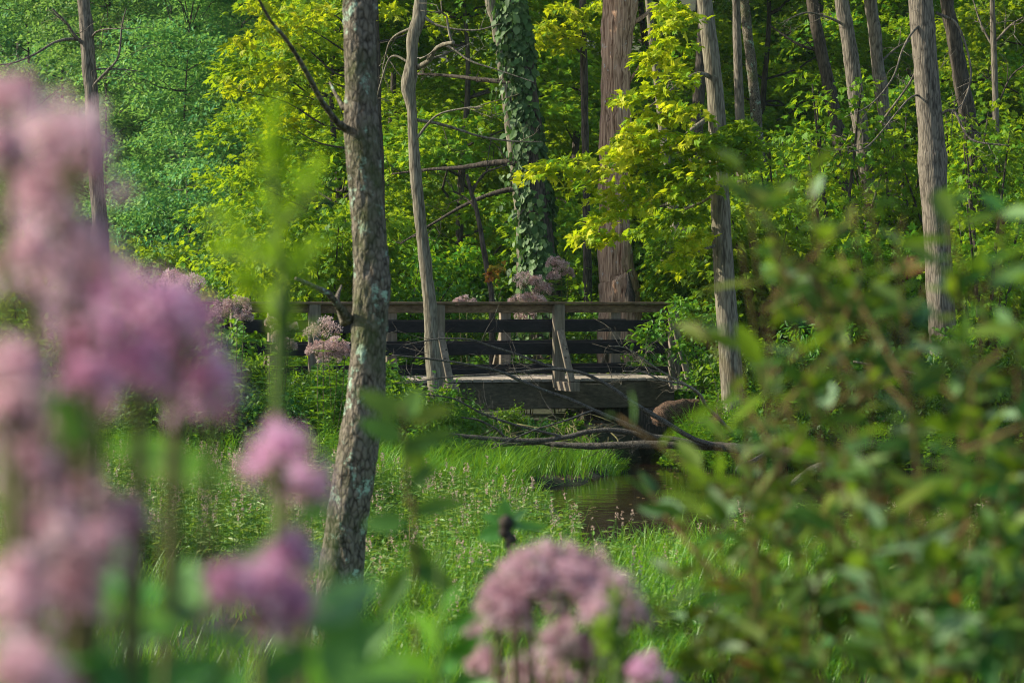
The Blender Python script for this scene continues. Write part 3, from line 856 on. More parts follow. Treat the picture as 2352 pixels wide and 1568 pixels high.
big_tree('leaning_grey_tree', 'short visible length of leaning grey trunk under the golden leaves, left of the shaded one', 'tree', [(1536, 420, 22), (1546, 480, 24), (1556, 540, 25), (1566, 600, 27)], 40, 'bark_grey', sides=12, n=50, top=9, seed=37)
big_tree('sapling', 'thin dark sapling stem forking behind the middle of the bridge', 'sapling', [(1072, 400, 7), (1082, 440, 9), (1094, 480, 10), (1104, 530, 11), (1114, 590, 12), (1122, 640, 12), (1130, 700, 14)], 35.5, 'bark_dark', sides=8, n=40, top=None, disp=(.002, 20), seed=39, branches=[([(1092, 478, 7), (1070, 455, 4), (1040, 440, 3)], .2), ([(1084, 445, 6), (1110, 400, 4), (1160, 380, 3)], -.2)], twig=3)
big_tree('bare_branched_tree', 'tall trunk with bare branches at the left, rising behind the pink blooms', 'tree', [(190, -20, 27), (197, 50, 30), (203, 130, 32), (210, 210, 31), (213, 290, 31), (218, 360, 33), (224, 440, 34), (230, 520, 36), (232, 600, 38), (236, 720, 40), (240, 840, 46)], 35, 'bark_warm', sides=22, n=150, top=13, disp=(.008, 22), seed=41,
    branches=[([(205, 115, 10), (175, 85, 7), (150, 50, 5), (120, 20, 3)], -.4), ([(195, 95, 10), (165, 90, 8), (125, 98, 6), (80, 125, 5), (30, 145, 4), (-10, 150, 3)], -.6), ([(214, 240, 9), (214, 200, 7), (245, 165, 6), (272, 130, 5), (280, 60, 4), (290, 20, 2)], -.4), ([(208, 90, 6), (230, 70, 4), (300, 65, 2)], -.6), ([(215, 160, 5), (260, 158, 3), (330, 165, 2)], .3)], twig=5)

# two more maples, left and above the middle; sunlight put into their golden colour
def bough_tree(label, base, Dt, spots_, seed, mat, rows, dens=8, lsz=.12):
    root, path, rad = big_tree('golden_bough_maple', label, 'maple tree', rows, Dt, 'bark_dark', sides=12, n=70, top=9, seed=seed)
    rng = R(seed + 3)
    lob = [(P(px, py, Dt + dd), np.array([r_ / FPX * Dt, r_ / FPX * Dt * 1.6, r_ / FPX * Dt * .5])) for px, py, r_, dd in spots_]
    C, O = lobes_to_sprays(lob, dens, rng, -.5)
    mb = MB(); foliage(mb, C, O, .2, 9, lsz, MAPLE, rng, up=1.1, droop=.5, tone=(-.1, .85)); mb.build('leaves', M[mat], root)
    mb = MB()
    for c_, r_ in lob[::2]:
        k_ = np.argmin(abs(path[:, 2] - (c_[2] - .3 * np.linalg.norm(c_[:2] - path[10][:2]))))
        limb(mb, path[k_], c_, .022, .005, rng, .1, 12)
    mb.build('branch', M['bark_dark'], root, smooth=True)


bough_tree('maple with sunlit golden boughs reaching left, hidden by the lichened trunk', 860, 35.5,
           [(530, 205, 34, -.6), (570, 180, 45, -.6), (620, 205, 45, -.4), (560, 100, 30, -.5), (610, 70, 45, -.5), (660, 105, 50, -.5), (700, 60, 55, -.5), (650, 30, 45, -.2), (740, 25, 50, -.4), (700, 170, 50, -.5), (640, 160, 45, -.3), (760, 110, 50, -.2), (700, 240, 40, -.3), (590, 20, 35, -.4), (660, 285, 35, -.2), (745, 200, 45, 0), (770, 270, 40, 0),
            (900, 30, 40, .3), (1010, 50, 30, .4)], 201, 'yellow', [(858, -20, 20), (864, 200, 22), (870, 400, 24), (876, 690, 28)])
bough_tree('maple with small sunlit golden boughs at the top between the ivy and the dead trunk', 1350, 38.5,
           [(1255, 60, 30, -.5), (1290, 25, 40, -.4), (1330, 60, 30, -.5), (1245, 90, 20, -.5), (1310, 100, 28, -.4), (1370, 20, 35, -.3)], 202, 'yellow', [(1338, -20, 14), (1342, 200, 16), (1346, 400, 17), (1350, 690, 20)], 10)

# high crowns of the tall trees, above the top of the view
hc = []
for kk in range(3):
    rng = R(60 + kk)
    lob = rand_lobes(rng, 22, 0, 6.5, 2.8, 1.1)
    C, O = lobes_to_sprays(lob, 30, rng, -.4)
    mb = MB(); foliage(mb, C, O, .5, 12, .17, OVAL, rng, tone=(.1, .8))
    hc.append(mb.mesh('crown', M['maple']))
for root, path, (kk, s_) in HIGH:
    o = bpy.data.objects.new('crown', hc[kk]); COL.objects.link(o); o.parent = root
    tp = path[-1] - np.array(root.location) - np.array([0, 0, 4.8])
    o.location = Vector([float(c) for c in tp]); o.scale = (s_, s_, s_)

# ------------------------------------------------------------------ the footbridge
th = math.radians(20)
BA = np.array([math.cos(th), math.sin(th), 0]); BN = np.array([math.sin(th), -math.cos(th), 0]); BZ = np.array([0, 0, 1.0])
B0 = np.array([.617, 32.0, 0.0]); DK = .61; SPC = 1.67; BW = 2.1
bridge = empty('footbridge', (B0[0] - BA[0] * 1.5, B0[1] - BA[1] * 1.5, T(-1, 32)), 'weathered timber footbridge with dark side boards crossing the creek at mid-distance', 'footbridge')


def bpt(t, n, z):
    return B0 + BA * t + BN * n + BZ * z


def bbox(name, mat, t0, t1, n0, n1, z0, z1, skew=0.0, rnd=.5, bev=.006):
    mb = MB()
    box(mb, bpt((t0 + t1) / 2, (n0 + n1) / 2, (z0 + z1) / 2), (BA, BN, BZ), (t1 - t0, n1 - n0, z1 - z0), rnd=rnd, bev=bev)
    return mb.build(name, M[mat], bridge)


T0, T1 = -4.5, 1.82
# n = 0 is the near railing post line, n = -BW the far one
for side in (0, 1):
    no = 0 if side == 0 else -BW          # post centre line
    sg = -1 if side == 0 else 1           # inward direction (boards sit inside of the posts)
    for t in [-4.36, -3.34, -1.67, 0, 1.67]:
        bbox('post', 'post', t - .075, t + .075, no - .045, no + .045, DK - .12, DK + .985)
        # outrigger block and sloping brace
        mb = MB()
        e = -sg * .52
        box(mb, bpt(t + .01, no + e * .5 - sg * .02, DK - .09), (BA, BN, BZ), (.13, .62, .12))
        mb.build('outrigger', M['post'], bridge)
        mb = MB()
        a_ = bpt(t, no + e * .92, DK - .03); b_ = bpt(t, no - sg * .06, DK + .64)
        dv = unit(b_ - a_)
        box(mb, (a_ + b_) / 2, (BA, np.cross(dv, BA), dv), (.09, .05, np.linalg.norm(b_ - a_)))
        br_ = mb.build('brace', M['post'], bridge)
        if side == 0:
            for f_, sx_ in ((.45, -.02), (.62, .02)):
                c_ = a_ * (1 - f_) + b_ * f_ + BA * sx_ + np.cross(dv, BA) * (.027 if np.dot(np.cross(dv, BA), BN) > 0 else -.027)
                d_ = unit(np.cross(dv, BA)) * (1 if np.dot(np.cross(dv, BA), BN) > 0 else -1)
                mb = MB(); tube(mb, np.array([c_, c_ + d_ * .004, c_ + d_ * .01]), np.array([.011, .011, .008]), 8)
                bo = mb.build('bolt', M['rail']); bo.parent = br_
    nb = no + sg * .069
    cuts = [T0, -3.34, 0, T1]
    for q_ in range(3):
        a_, b_ = cuts[q_] + (.004 if q_ else 0), cuts[q_ + 1] - .004
        dz = [.004, -.003, .002][q_]
        bbox('rail_board', 'rail', a_, b_, nb - .019, nb + .019, DK + .62 + dz, DK + .775 + dz)
        bbox('rail_board', 'rail', a_, b_, nb - .019, nb + .019, DK + .325 + dz, DK + .48 + dz)
        bbox('kick_board', 'rail', a_, b_, nb - .019, nb + .019, DK + .07 + dz, DK + .15 + dz)
        bbox('top_rail', 'cap', a_, b_, nb - .02, nb + .02, DK + .875 + dz * .5, DK + .982)
    bbox('handrail_cap', 'cap', T0, T1, no - .09 + sg * .03, no + .09 + sg * .03, DK + .986, DK + 1.018)
rng = R(88)
mb = MB()
t = T0
while t < T1 - .05:
    wd = .138
    box(mb, bpt(t + wd / 2, -BW / 2 + rng.normal(0, .008), DK - .02 + rng.normal(0, .002)), (BA, BN, BZ), (wd - .008, BW - .12, .038), rnd=rng.uniform(0, 1), bev=.004)
    t += wd
mb.build('deck', M['deck'], bridge)
for nn in (-.16, -BW / 2, -BW + .16):
    bbox('beam', 'beam', T0 + .1, T1 - .1, nn - .06, nn + .06, DK - .40, DK - .042, bev=.012)
# concrete footings at both banks
for t in (-2.35, 1.35):
    mb = MB(); box(mb, bpt(t, -BW / 2, DK - .65), (BA, BN, BZ), (.5, BW - .1, .49), bev=.03)
    mb.build('footing', M['bark_dark'], bridge)

# ------------------------------------------------------------------ fallen tree across the creek
ft = empty('fallen_tree', P(1880, 1052, 27.4), 'bare grey fallen tree across the creek, its long thin branches reaching left', 'fallen tree')
rng = R(91)


def px_tube(name, rows, mat, parent, d0, d1, tw=0, twr=.004, sides=9, n=None, twl=.6, grav=.1):
    m = len(rows)
    pts = np.array([np.append(P(px, py, d0 + (d1 - d0) * i_ / (m - 1)), w_ * 1.3 / 2 / FPX * 27) for i_, (px, py, w_) in enumerate(rows)])
    c = curve(pts, n or 10 * m)
    mb = MB(); tube(mb, c[:, :3], np.maximum(c[:, 3], .0025), sides, flute=.16, seed=4)
    if tw: twigs(mb, c[:, :3], twr, rng, tw, twl, 2, grav)
    return mb.build(name, M[mat], parent, smooth=True)


px_tube('trunk', [(1975, 1064, 24), (1930, 1058, 26), (1880, 1052, 26), (1790, 1040, 22), (1700, 1030, 18), (1600, 1022, 15), (1450, 1021, 14), (1350, 1024, 12), (1280, 1020, 10), (1221, 1016, 9), (1080, 1028, 7), (985, 1046, 4)], 'twig', ft, 27.2, 27.8, 5, .004, 14, 160)
px_tube('root', [(1930, 1062, 20), (1880, 1075, 18), (1840, 1095, 14), (1800, 1130, 9)], 'twig', ft, 27.3, 27.0, 3, .004)
px_tube('root', [(1760, 1040, 9), (1730, 1058, 8), (1700, 1068, 6), (1690, 1080, 4)], 'twig', ft, 27.3, 26.6, 1, .003)
px_tube('branch', [(1650, 1026, 10), (1573, 1013, 10), (1478, 998, 9), (1415, 988, 9), (1355, 990, 9), (1302, 1003, 9), (1221, 1012, 9), (1116, 1006, 8), (1010, 996, 7), (930, 994, 5)], 'twig', ft, 27.4, 27.2, 5)
px_tube('branch', [(1660, 1027, 9), (1591, 1006, 9), (1520, 964, 9), (1454, 925, 8), (1397, 885, 7), (1345, 859, 6), (1302, 850, 6), (1253, 848, 5), (1150, 858, 4), (1040, 865, 3), (930, 880, 2)], 'twig', ft, 27.3, 26.4, 6)
px_tube('branch', [(1500, 1002, 9), (1482, 994, 9), (1425, 968, 8), (1362, 941, 7), (1309, 917, 7), (1257, 899, 6), (1204, 878, 6), (1158, 857, 5), (1098, 841, 4), (1010, 827, 4), (900, 815, 2)], 'twig', ft, 27.3, 26.0, 8)
px_tube('branch', [(1302, 850, 5), (1253, 838, 5), (1186, 813, 4), (1127, 795, 4), (1081, 780, 3), (1010, 778, 3), (930, 792, 2)], 'twig', ft, 26.8, 26.2, 5)
px_tube('branch', [(1300, 1004, 5), (1200, 980, 4), (1110, 950, 4), (1040, 915, 3), (960, 905, 2)], 'twig', ft, 27.3, 26.8, 4)
px_tube('branch', [(1360, 942, 4), (1300, 965, 3), (1220, 990, 3), (1130, 1030, 2)], 'twig', ft, 26.8, 26.3, 3)
px_tube('branch', [(1210, 1012, 5), (1165, 1006, 5), (1140, 985, 4), (1100, 965, 4), (1060, 958, 2)], 'twig', ft, 27.3, 27.2, 3)
lb = empty('fallen_branch', P(1664, 975, 28.5), 'pale bare twiggy branch slanting from the right bridge end to the grey maple trunk', 'branch')
px_tube('stick', [(1680, 990, 8), (1664, 975, 7), (1640, 950, 7), (1622, 932, 6), (1605, 904, 6), (1573, 883, 5), (1520, 873, 4), (1478, 855, 3), (1432, 852, 2)], 'bark_grey', lb, 28.8, 27.6, 12, .004, twl=.5)
px_tube('side_twig', [(1573, 883, 4), (1540, 865, 3), (1500, 840, 3), (1440, 800, 2), (1400, 795, 1.5)], 'bark_grey', lb, 28.2, 27.6, 9, .003)
# log
lg = empty('fallen_log', P(1600, 948, 31), 'thick reddish brown log lying between the right bridge end and the grey maple trunk', 'log')
mb = MB()
c = curve([P(1512, 958, 30.6), P(1560, 944, 30.9), P(1650, 945, 31.4), P(1760, 962, 31.8)], 60)
tube(mb, c, np.linspace(.12, .15, 60), 40, disp=bark_disp(.012, 16, 5, 1), flute=.1)
mb.build('trunk', M['logbark'], lg, smooth=True)
# stump behind, dead stick on far right
st = empty('broken_stick', P(2140, 760, 27), 'thin pale broken stick leaning in the weeds behind the blurred bush', 'stick')
px_tube('stick', [(2155, 880, 5), (2110, 860, 5), (1960, 830, 4)], 'bark_grey', st, 28, 28)

# ------------------------------------------------------------------ low growth
def blades(mb, base, h, w, lean, curl, rnd, rng, lv=4):
    N = len(base)
    a = rng.uniform(0, 6.283, N)
    d = np.stack([np.cos(a), np.sin(a), 0 * a], -1)
    s = unit(np.stack([-np.sin(a), np.cos(a), 0 * a], -1) + rng.normal(0, .35, (N, 3)) * np.array([1, 1, 0]))
    rows = []
    for q in range(lv):
        t = q / lv
        c = base + d * (lean * t + curl * t ** 2.2)[:, None] * h[:, None]
        c[:, 2] += h * (t - curl * .45 * t ** 3)
        ww = (w * (1 - t ** 1.6) * .5)[:, None]
        rows += [c - s * ww, c + s * ww]
    c = base + d * ((lean + curl) * h)[:, None]; c[:, 2] += h * (1 - curl * .45 - curl * .25)
    rows.append(c)
    v = np.stack(rows, 1)
    k = 2 * lv + 1
    fl = []; tt = []
    for q in range(lv - 1):
        fl += [2 * q, 2 * q + 1, 2 * q + 3, 2 * q + 2]; tt.append(4)
    fl += [2 * lv - 2, 2 * lv - 1, 2 * lv]; tt.append(3)
    loops = (np.arange(N)[:, None] * k + np.array(fl)[None]).ravel()
    mb.add(v.reshape(-1, 3), loops, np.tile(tt, N), np.repeat(rnd, k))


def scatter(rng, n, x0, x1, y0, y1, dens=None, maxc=.12, seed=0, freq=.9, thr=-.3):
    """ground points in picture-wedge coordinates: x as fraction of view half width"""
    y = rng.uniform(y0, y1, n)
    x = rng.uniform(x0, x1, n) * y / FPX + 0 * y
    c = chan(x, y)
    k = c < maxc
    k &= fbm(np.stack([x * freq, y * freq, 0 * x], -1), seed, 2) > thr
    x, y = x[k], y[k]
    return np.stack([x, y, terr(x, y)], -1)


def forbs(mb, base, h, m, ls, tm, rng, up=.35, stem=True, tone=(.1, .8), spike=None, smb=None):
    K = len(base)
    la = rng.normal(0, .12, (K, 2))
    t = rng.uniform(.12, 1, (K, m)); t.sort(axis=1)
    ang = rng.uniform(0, 6.283, (K, 1)) + np.arange(m)[None] * 2.4
    d = np.stack([np.cos(ang), np.sin(ang), up + 0 * ang], -1)
    cx = base[:, None, :] + np.stack([la[:, 0:1] * t ** 1.5, la[:, 1:2] * t ** 1.5, t], -1) * h[:, None, None]
    nr = np.array([0, 0, 1.0]) - d * .3 + rng.normal(0, .3, (K, m, 3))
    sz = ls * rng.uniform(.6, 1.2, (K, m)) * (1.15 - .55 * t)
    rnd = np.clip(rng.uniform(tone[0], tone[1], (K, 1)) + rng.normal(0, .12, (K, m)) + .15 * (t - .5), 0, 1)
    leaves(mb, tm, cx.reshape(-1, 3), (d + rng.normal(0, .2, (K, m, 3))).reshape(-1, 3), nr.reshape(-1, 3), sz.ravel(), rnd.ravel())
    top = base + np.stack([la[:, 0], la[:, 1], np.ones(K)], -1) * h[:, None]
    if stem:
        s = np.array([.0045, 0, 0])
        v = np.stack([base - s, base + s, top + s * .4, top - s * .4], 1).reshape(-1, 3)
        mb.add(v, np.arange(4 * K), [4] * K, .3)
    if spike is not None:
        q = rng.random(K) < spike
        tp = top[q]; n_ = len(tp)
        tt = rng.uniform(-.02, .07, (n_, 16))
        pos = tp[:, None] + np.stack([rng.normal(0, .006, (n_, 16)), rng.normal(0, .006, (n_, 16)), tt], -1)
        dd = rng.normal(0, 1, (n_ * 16, 3)) + np.array([0, 0, 1.2])
        leaves(smb, DIAM, pos.reshape(-1, 3), dd, rng.normal(0, 1, (n_ * 16, 3)), .016, rng.uniform(0, 1, n_ * 16))


def in_px(p):
    return 1176 + p[:, 0] / p[:, 1] * FPX, 698 + (1.6 - p[:, 2]) / p[:, 1] * FPX


# meadow grass
mb = MB()
rng = R(301)
pts = scatter(rng, 64000, -1250, 1250, 11.5, 31, seed=2, thr=-.55)
n = len(pts); nz = fbm(pts * .6, 4, 2)
h = np.clip(.22 + .12 * nz + rng.normal(0, .06, n), .07, .6) * np.where((pts[:, 1] > 16.5) & (pts[:, 1] < 21) & (pts[:, 0] > -.1), .55, 1)
blades(mb, pts, h, rng.uniform(.005, .011, n), rng.uniform(.05, .4, n), rng.uniform(.1, .6, n), np.clip(.4 + .3 * fbm(pts * 1.3, 9, 2) + rng.normal(0, .2, n), 0, 1), rng)
# taller bright upright tufts on the near shore
for (x0, x1, y0, y1, cnt, hh, cu, seed_) in [(-250, 700, 13.5, 17.2, 11000, .36, .35, 21), (-400, 60, 24, 29, 13000, .5, .85, 22), (100, 560, 28.6, 30.5, 4000, .3, .7, 23), (60, 500, 17.2, 19.6, 2500, .26, .35, 28), (-1200, -380, 25.5, 30, 9000, .42, .6, 24), (400, 760, 24.5, 30.5, 4500, .42, .4, 25), (-400, 1200, 12, 15, 11000, .34, .7, 26), (300, 1200, 17, 24, 7000, .34, .4, 27)]:
    p = scatter(rng, cnt, x0, x1, y0, y1, seed=seed_, thr=-.25, freq=1.8, maxc=.35)
    p[:, 2] = np.maximum(p[:, 2], WATER_Z - .02)
    n = len(p)
    cl = fbm(p * 2.2, seed_, 2)
    blades(mb, p, np.clip(hh * (1 + .45 * cl) + rng.normal(0, .06, n), .1, .8), rng.uniform(.006, .012, n), rng.uniform(.05, .35, n), cu * rng.uniform(.4, 1.4, n), np.clip(.5 + .3 * cl + rng.normal(0, .2, n), 0, 1), rng)
# thin emergent blades in the shallows
p = rng.uniform([1.5, 20.5, 0], [6.2, 27.5, 0], (900, 3)); p = p[fbm(p * 1.2, 31, 2) > .3]; p[:, 2] = WATER_Z - .03
n = len(p)
blades(mb, p, rng.uniform(.05, .2, n), rng.uniform(.004, .007, n), rng.uniform(.1, .5, n), rng.uniform(.1, .6, n), rng.uniform(.4, 1, n), rng)
tag(mb.build('grass', M['grass']), 'fresh green grass covering the meadow and creek banks', 'grass', kind='stuff')

# dry stalks standing in the meadow
mb = MB()
p = scatter(rng, 2600, -1250, 1250, 12, 31, seed=32, thr=.1, freq=1.2)
n = len(p)
blades(mb, p, rng.uniform(.2, .55, n), rng.uniform(.003, .007, n), rng.uniform(.1, .7, n), rng.uniform(.1, .9, n), rng.uniform(0, 1, n), rng)
tag(mb.build('dry_grass', M['straw']), 'scattered dry brown grass stalks in the meadow', 'dry grass', kind='stuff')

# smartweed
mb = MB(); smb = MB()
for x0, x1, y0, y1, cnt, sd in [(-1000, -330, 17.5, 24.5, 2600, 41), (-400, 60, 18.8, 23.2, 1500, 42), (-460, -330, 14, 20, 300, 43), (200, 420, 20.2, 21.6, 40, 44), (-1200, -900, 16, 25, 700, 45), (500, 1150, 16, 21, 450, 46), (-350, 500, 12.5, 17, 500, 47), (-200, 150, 17, 20, 400, 48)]:
    p = scatter(rng, cnt, x0, x1, y0, y1, seed=sd, thr=-.25)
    forbs(mb, p, rng.uniform(.28, .5, len(p)), 13, .095, LANCE, rng, spike=.17, smb=smb, tone=(.3, 1))
w_ = tag(mb.build('smartweed', M['weed']), 'low weedy patches with small pale leaves and pinkish spikes in the meadow', 'weeds', kind='stuff')
smb.build('flower_spikes', M['smart'], w_)

# undergrowth on banks and slope
mb = MB()
for x0, x1, y0, y1, cnt, hh, ls, tm, sd in [
        (-1250, -640, 27.5, 31.2, 1600, .62, .11, OVAL, 51), (-640, -150, 27.5, 31.2, 1100, .42, .1, OVAL, 62), (-1250, -400, 25, 28.5, 1700, .6, .1, LANCE, 52), (-330, -80, 28.5, 31.2, 500, .45, .1, LANCE, 53),
        (-160, 420, 29.2, 31.0, 900, .17, .07, OVAL, 54), (440, 1250, 27.5, 33.5, 2600, .5, .1, OVAL, 55), (330, 470, 28.8, 31, 240, .28, .08, OVAL, 56),
        (-1250, 1250, 34.5, 44, 4200, .6, .12, OVAL, 57), (100, 1300, 44, 66, 6500, .8, .16, OVAL, 58), (650, 1250, 18, 27, 900, .3, .08, OVAL, 59), (-1300, 200, 44, 75, 3500, 1.1, .2, OVAL, 60)]:
    p = scatter(rng, cnt, x0, x1, y0, y1, seed=sd, thr=-.45, maxc=.6)
    p[:, 2] = np.maximum(p[:, 2], WATER_Z)
    forbs(mb, p, hh * rng.uniform(.5, 1.3, len(p)), 16, ls, tm, rng, tone=(.05, .85))
tag(mb.build('undergrowth', M['shrub']), 'tangled leafy undergrowth on the banks and the wooded slope', 'undergrowth', kind='stuff')
# fallen leaves and litter at the waterline
mb = MB()
p = scatter(rng, 9000, -300, 900, 25, 33, seed=61, thr=-.6, maxc=1)
p = p[(p[:, 2] > WATER_Z)]
p[:, 2] += .012
leaves(mb, OVAL, p, rng.normal(0, 1, (len(p), 3)) * np.array([1, 1, .15]), np.array([0, 0, 1.0]) + rng.normal(0, .3, (len(p), 3)), .06, rng.uniform(0, 1, len(p)))
tag(mb.build('leaf_litter', M['litter']), 'brown leaf litter on the muddy bank by the bridge', 'leaf litter', kind='stuff')
mb = MB()
p = rng.uniform([.2, 19.8, WATER_Z + .004], [6.5, 30, WATER_Z + .006], (420, 3)); p = p[(chan(p[:, 0], p[:, 1]) > .8) & (fbm(p * .9, 66, 2) > -.2)]
leaves(mb, tmpl_oval(.3, .01, .01), p, rng.normal(0, 1, (len(p), 3)) * np.array([1, 1, 0]), np.array([0, 0, 1.0]) + 0 * p, rng.uniform(.02, .07, len(p)), rng.uniform(0, 1, len(p)))
tag(mb.build('floating_leaves', M['straw']), 'small pale fallen leaves floating on the creek', 'floating leaves', kind='stuff')
# roots and mud at the bank below the bridge
rt = empty('root_tangle', P(1290, 1040, 29.6), 'dark tangle of roots and dead stems hanging from the bank below the bridge', 'roots')
mb = MB()
for q_ in range(46):
    a_ = P(rng.uniform(1090, 1420), rng.uniform(965, 1010), rng.uniform(30.0, 31.0)); b_ = P(rng.uniform(1120, 1440), rng.uniform(1040, 1088), rng.uniform(29.0, 29.7))
    limb(mb, a_, b_, rng.uniform(.004, .013), .003, rng, .25, 8, 5)
mb.build('roots', M['stem'], rt, smooth=True)

# bank shrubs close to the bridge
gb = 'leafy bushes on the creek banks'
bp_ = [proto_shrub('bank_bush', '', 'bush', gb, 71, 1.05, .62, 120, .085, OVAL, 'shrub', 'gstem', .17, nl=12),
       proto_shrub('bank_bush', '', 'bush', gb, 72, 1.15, .55, 110, .11, LANCE, 'shrub', 'gstem', .18, nl=11),
       proto_shrub('bank_bush', '', 'bush', gb, 73, .9, .7, 120, .075, ROUND, 'deep', 'gstem', .17, nl=12)]
bs = [(400, 27, 1.0, 0, 'bush nearest the meadow below the left pink-headed plant'), (520, 27.3, .9, 1, 'bush at the meadow edge behind the small mauve side bloom'), (640, 27.2, .8, 2, 'bush at the meadow edge below the lime plume'), (740, 27.5, .8, 0, 'bush at the meadow edge just left of the lichened trunk'), (895, 27.3, .8, 1, 'bush at the meadow edge just right of the lichened trunk'), (975, 27.1, .72, 0, 'bush at the meadow edge below the crooked tree'), (1050, 27.6, .7, 2, 'dark bush at the left tip of the fallen tree branches'), (40, 30, 1.3, 0, 'tall bush at the left edge behind the blurred blooms'), (130, 28.8, 1.1, 1, 'bush behind the large mauve bloom'), (235, 30, 1.25, 2, 'dark bush at the foot of the bare-branched left tree'),
      (330, 29.5, 1.2, 0, 'bush right of the bare-branched left tree foot'), (410, 28.2, 1.0, 1, 'bush just below the left pink-headed plant'), (470, 29.8, 1.3, 0, 'bush hiding the left end of the bridge'),
      (540, 28.8, .85, 1, 'narrow-leaved bush left of the first bridge post'), (600, 29.0, .7, 0, 'bush covering the first bridge post'), (640, 28.6, .7, 2, 'dark low bush in front of the left bridge bay'),
      (700, 29.0, .66, 0, 'bush under the pink head by the second post'), (760, 28.9, .66, 1, 'bush left of the lichened trunk at deck height'), (830, 29.4, .85, 2, 'bush behind the lichened trunk at deck height'),
      (905, 29.0, .95, 0, 'bush right of the lichened trunk below the rail'), (955, 28.4, .88, 1, 'narrow-leaved bush left of the crooked tree foot'), (1015, 29.4, .95, 0, 'bush right of the crooked tree foot'),
      (1065, 28.8, .8, 1, 'bright bush in front of the left end of the visible beam'), (1110, 29.2, .62, 1, 'small bush overlapping the bridge beam'), (1600, 31.6, .95, 0, 'bush between the bridge end and the golden maple trunk'),
      (1740, 31, 1.1, 0, 'bush right of the golden maple trunk'), (1800, 29.5, 1.0, 2, 'dark bush right of the golden maple foot'), (1870, 31.5, 1.2, 1, 'narrow-leaved bush behind the blurred bush'),
      (1950, 30, 1.0, 0, 'bush left of the stout trunk foot'), (2040, 31, 1.1, 2, 'dark bush beside the stout trunk foot'), (2090, 29.5, .8, 0, 'bush low in front of the stout trunk'),
      (2210, 31, 1.15, 1, 'bush right of the stout trunk foot'), (2300, 30, 1.15, 0, 'bush at the right edge behind the blurred bush'), (1160, 30.6, .45, 0, 'small bush under the bridge beam left'), (1230, 30.4, .42, 2, 'tiny dark bush under the middle of the beam'),
      (1340, 30.3, .45, 1, 'small yellow-green bush below the beam middle'), (1410, 30.2, .4, 2, 'tiny dark bush beside the black opening under the bridge')]
run_group(bp_, [(px, D, rng.uniform(0, 6), s_, k_, l_) for px, D, s_, k_, l_ in bs])
# leafy sprays over the right end of the bridge
vn = empty('vine_tangle', P(1560, 760, 31.8), 'leafy vine spilling over the rails at the right end of the bridge', 'vine')
lob = [(P(px, py, D), np.array([r_ / FPX * 31] * 3)) for px, py, r_, D in [(1540, 745, 34, 31.6), (1500, 760, 26, 31.5), (1590, 720, 40, 32), (1610, 780, 40, 32), (1570, 800, 24, 31.6), (1620, 850, 34, 31.8), (1560, 700, 22, 31.7), (1600, 880, 30, 31.6), (1640, 720, 34, 32.4), (1470, 775, 14, 31.5)]]
C, O = lobes_to_sprays(lob, 13, rng, -.7)
mb = MB(); foliage(mb, C, O, .13, 8, .085, OVAL, rng, thick=.3, tone=(.2, .9)); mb.build('leaves', M['shrub'], vn)
mb = MB()
for c_, r_ in lob: limb(mb, P(1610, 900, 32), c_, .008, .003, rng, .15)
mb.build('stems', M['gstem'], vn)
ow = empty('orange_sapling', P(1145, 690, 34.8), 'small sprig of orange autumn leaves behind the middle of the bridge rail', 'sapling')
C, O = lobes_to_sprays([(P(1145, 620, 34.8), np.array([.14, .14, .08])), (P(1128, 632, 34.8), np.array([.07, .07, .05]))], 7, rng)
mb = MB(); foliage(mb, C, O, .07, 5, .085, MAPLE, rng, thick=.3, tone=(0, 1)); mb.build('leaves', M['orange'], ow)
mb = MB(); limb(mb, P(1140, 720, 34.8), P(1146, 615, 34.8), .006, .003, rng, .1); mb.build('stems', M['gstem'], ow)


# ------------------------------------------------------------------ pink-headed meadow plants
def head(mb, c, R_, Hh, nc, nf, fs, rng, axis=(0, 0, 1), stalks=None, foot=None, tone=(.1, .9)):
    c = np.asarray(c, float)
    ax = unit(np.asarray(axis, float)); t1 = unit(np.cross(ax, [.3, 1, .1])); t2 = np.cross(ax, t1)
    d = unit(rng.normal(0, 1, (nc * 3, 3))); d = d[d[:, 2] > -.15][:nc]
    off = (d[:, :1] * t1 + d[:, 1:2] * t2) * R_ * rng.uniform(.72, 1.05, (len(d), 1)) + d[:, 2:] * ax * Hh * rng.uniform(.75, 1.05, (len(d), 1))
    C = c + off
    dd = unit(rng.normal(0, 1, (len(C), nf, 3)) + 1.0 * unit(off)[:, None])
    pos = C[:, None] + dd * rng.uniform(.3, 1.15, (len(C), nf, 1)) * R_ * .27
    rnd = np.clip(rng.uniform(tone[0], tone[1], (len(C), 1)) + rng.normal(0, .15, (len(C), nf)), 0, 1)
    leaves(mb, DIAM, pos.reshape(-1, 3), (dd + rng.normal(0, .4, dd.shape)).reshape(-1, 3), rng.normal(0, 1, (len(C) * nf, 3)), fs * rng.uniform(.7, 1.3, len(C) * nf), rnd.ravel())
    if stalks is not None:
        for q in C[::max(1, len(C) // 12)]:
            m = (foot + q) / 2 + ax * -.1 * R_
            tube(stalks, curve([foot, m, q], 6), np.linspace(R_ * .03, R_ * .012, 6), 4)


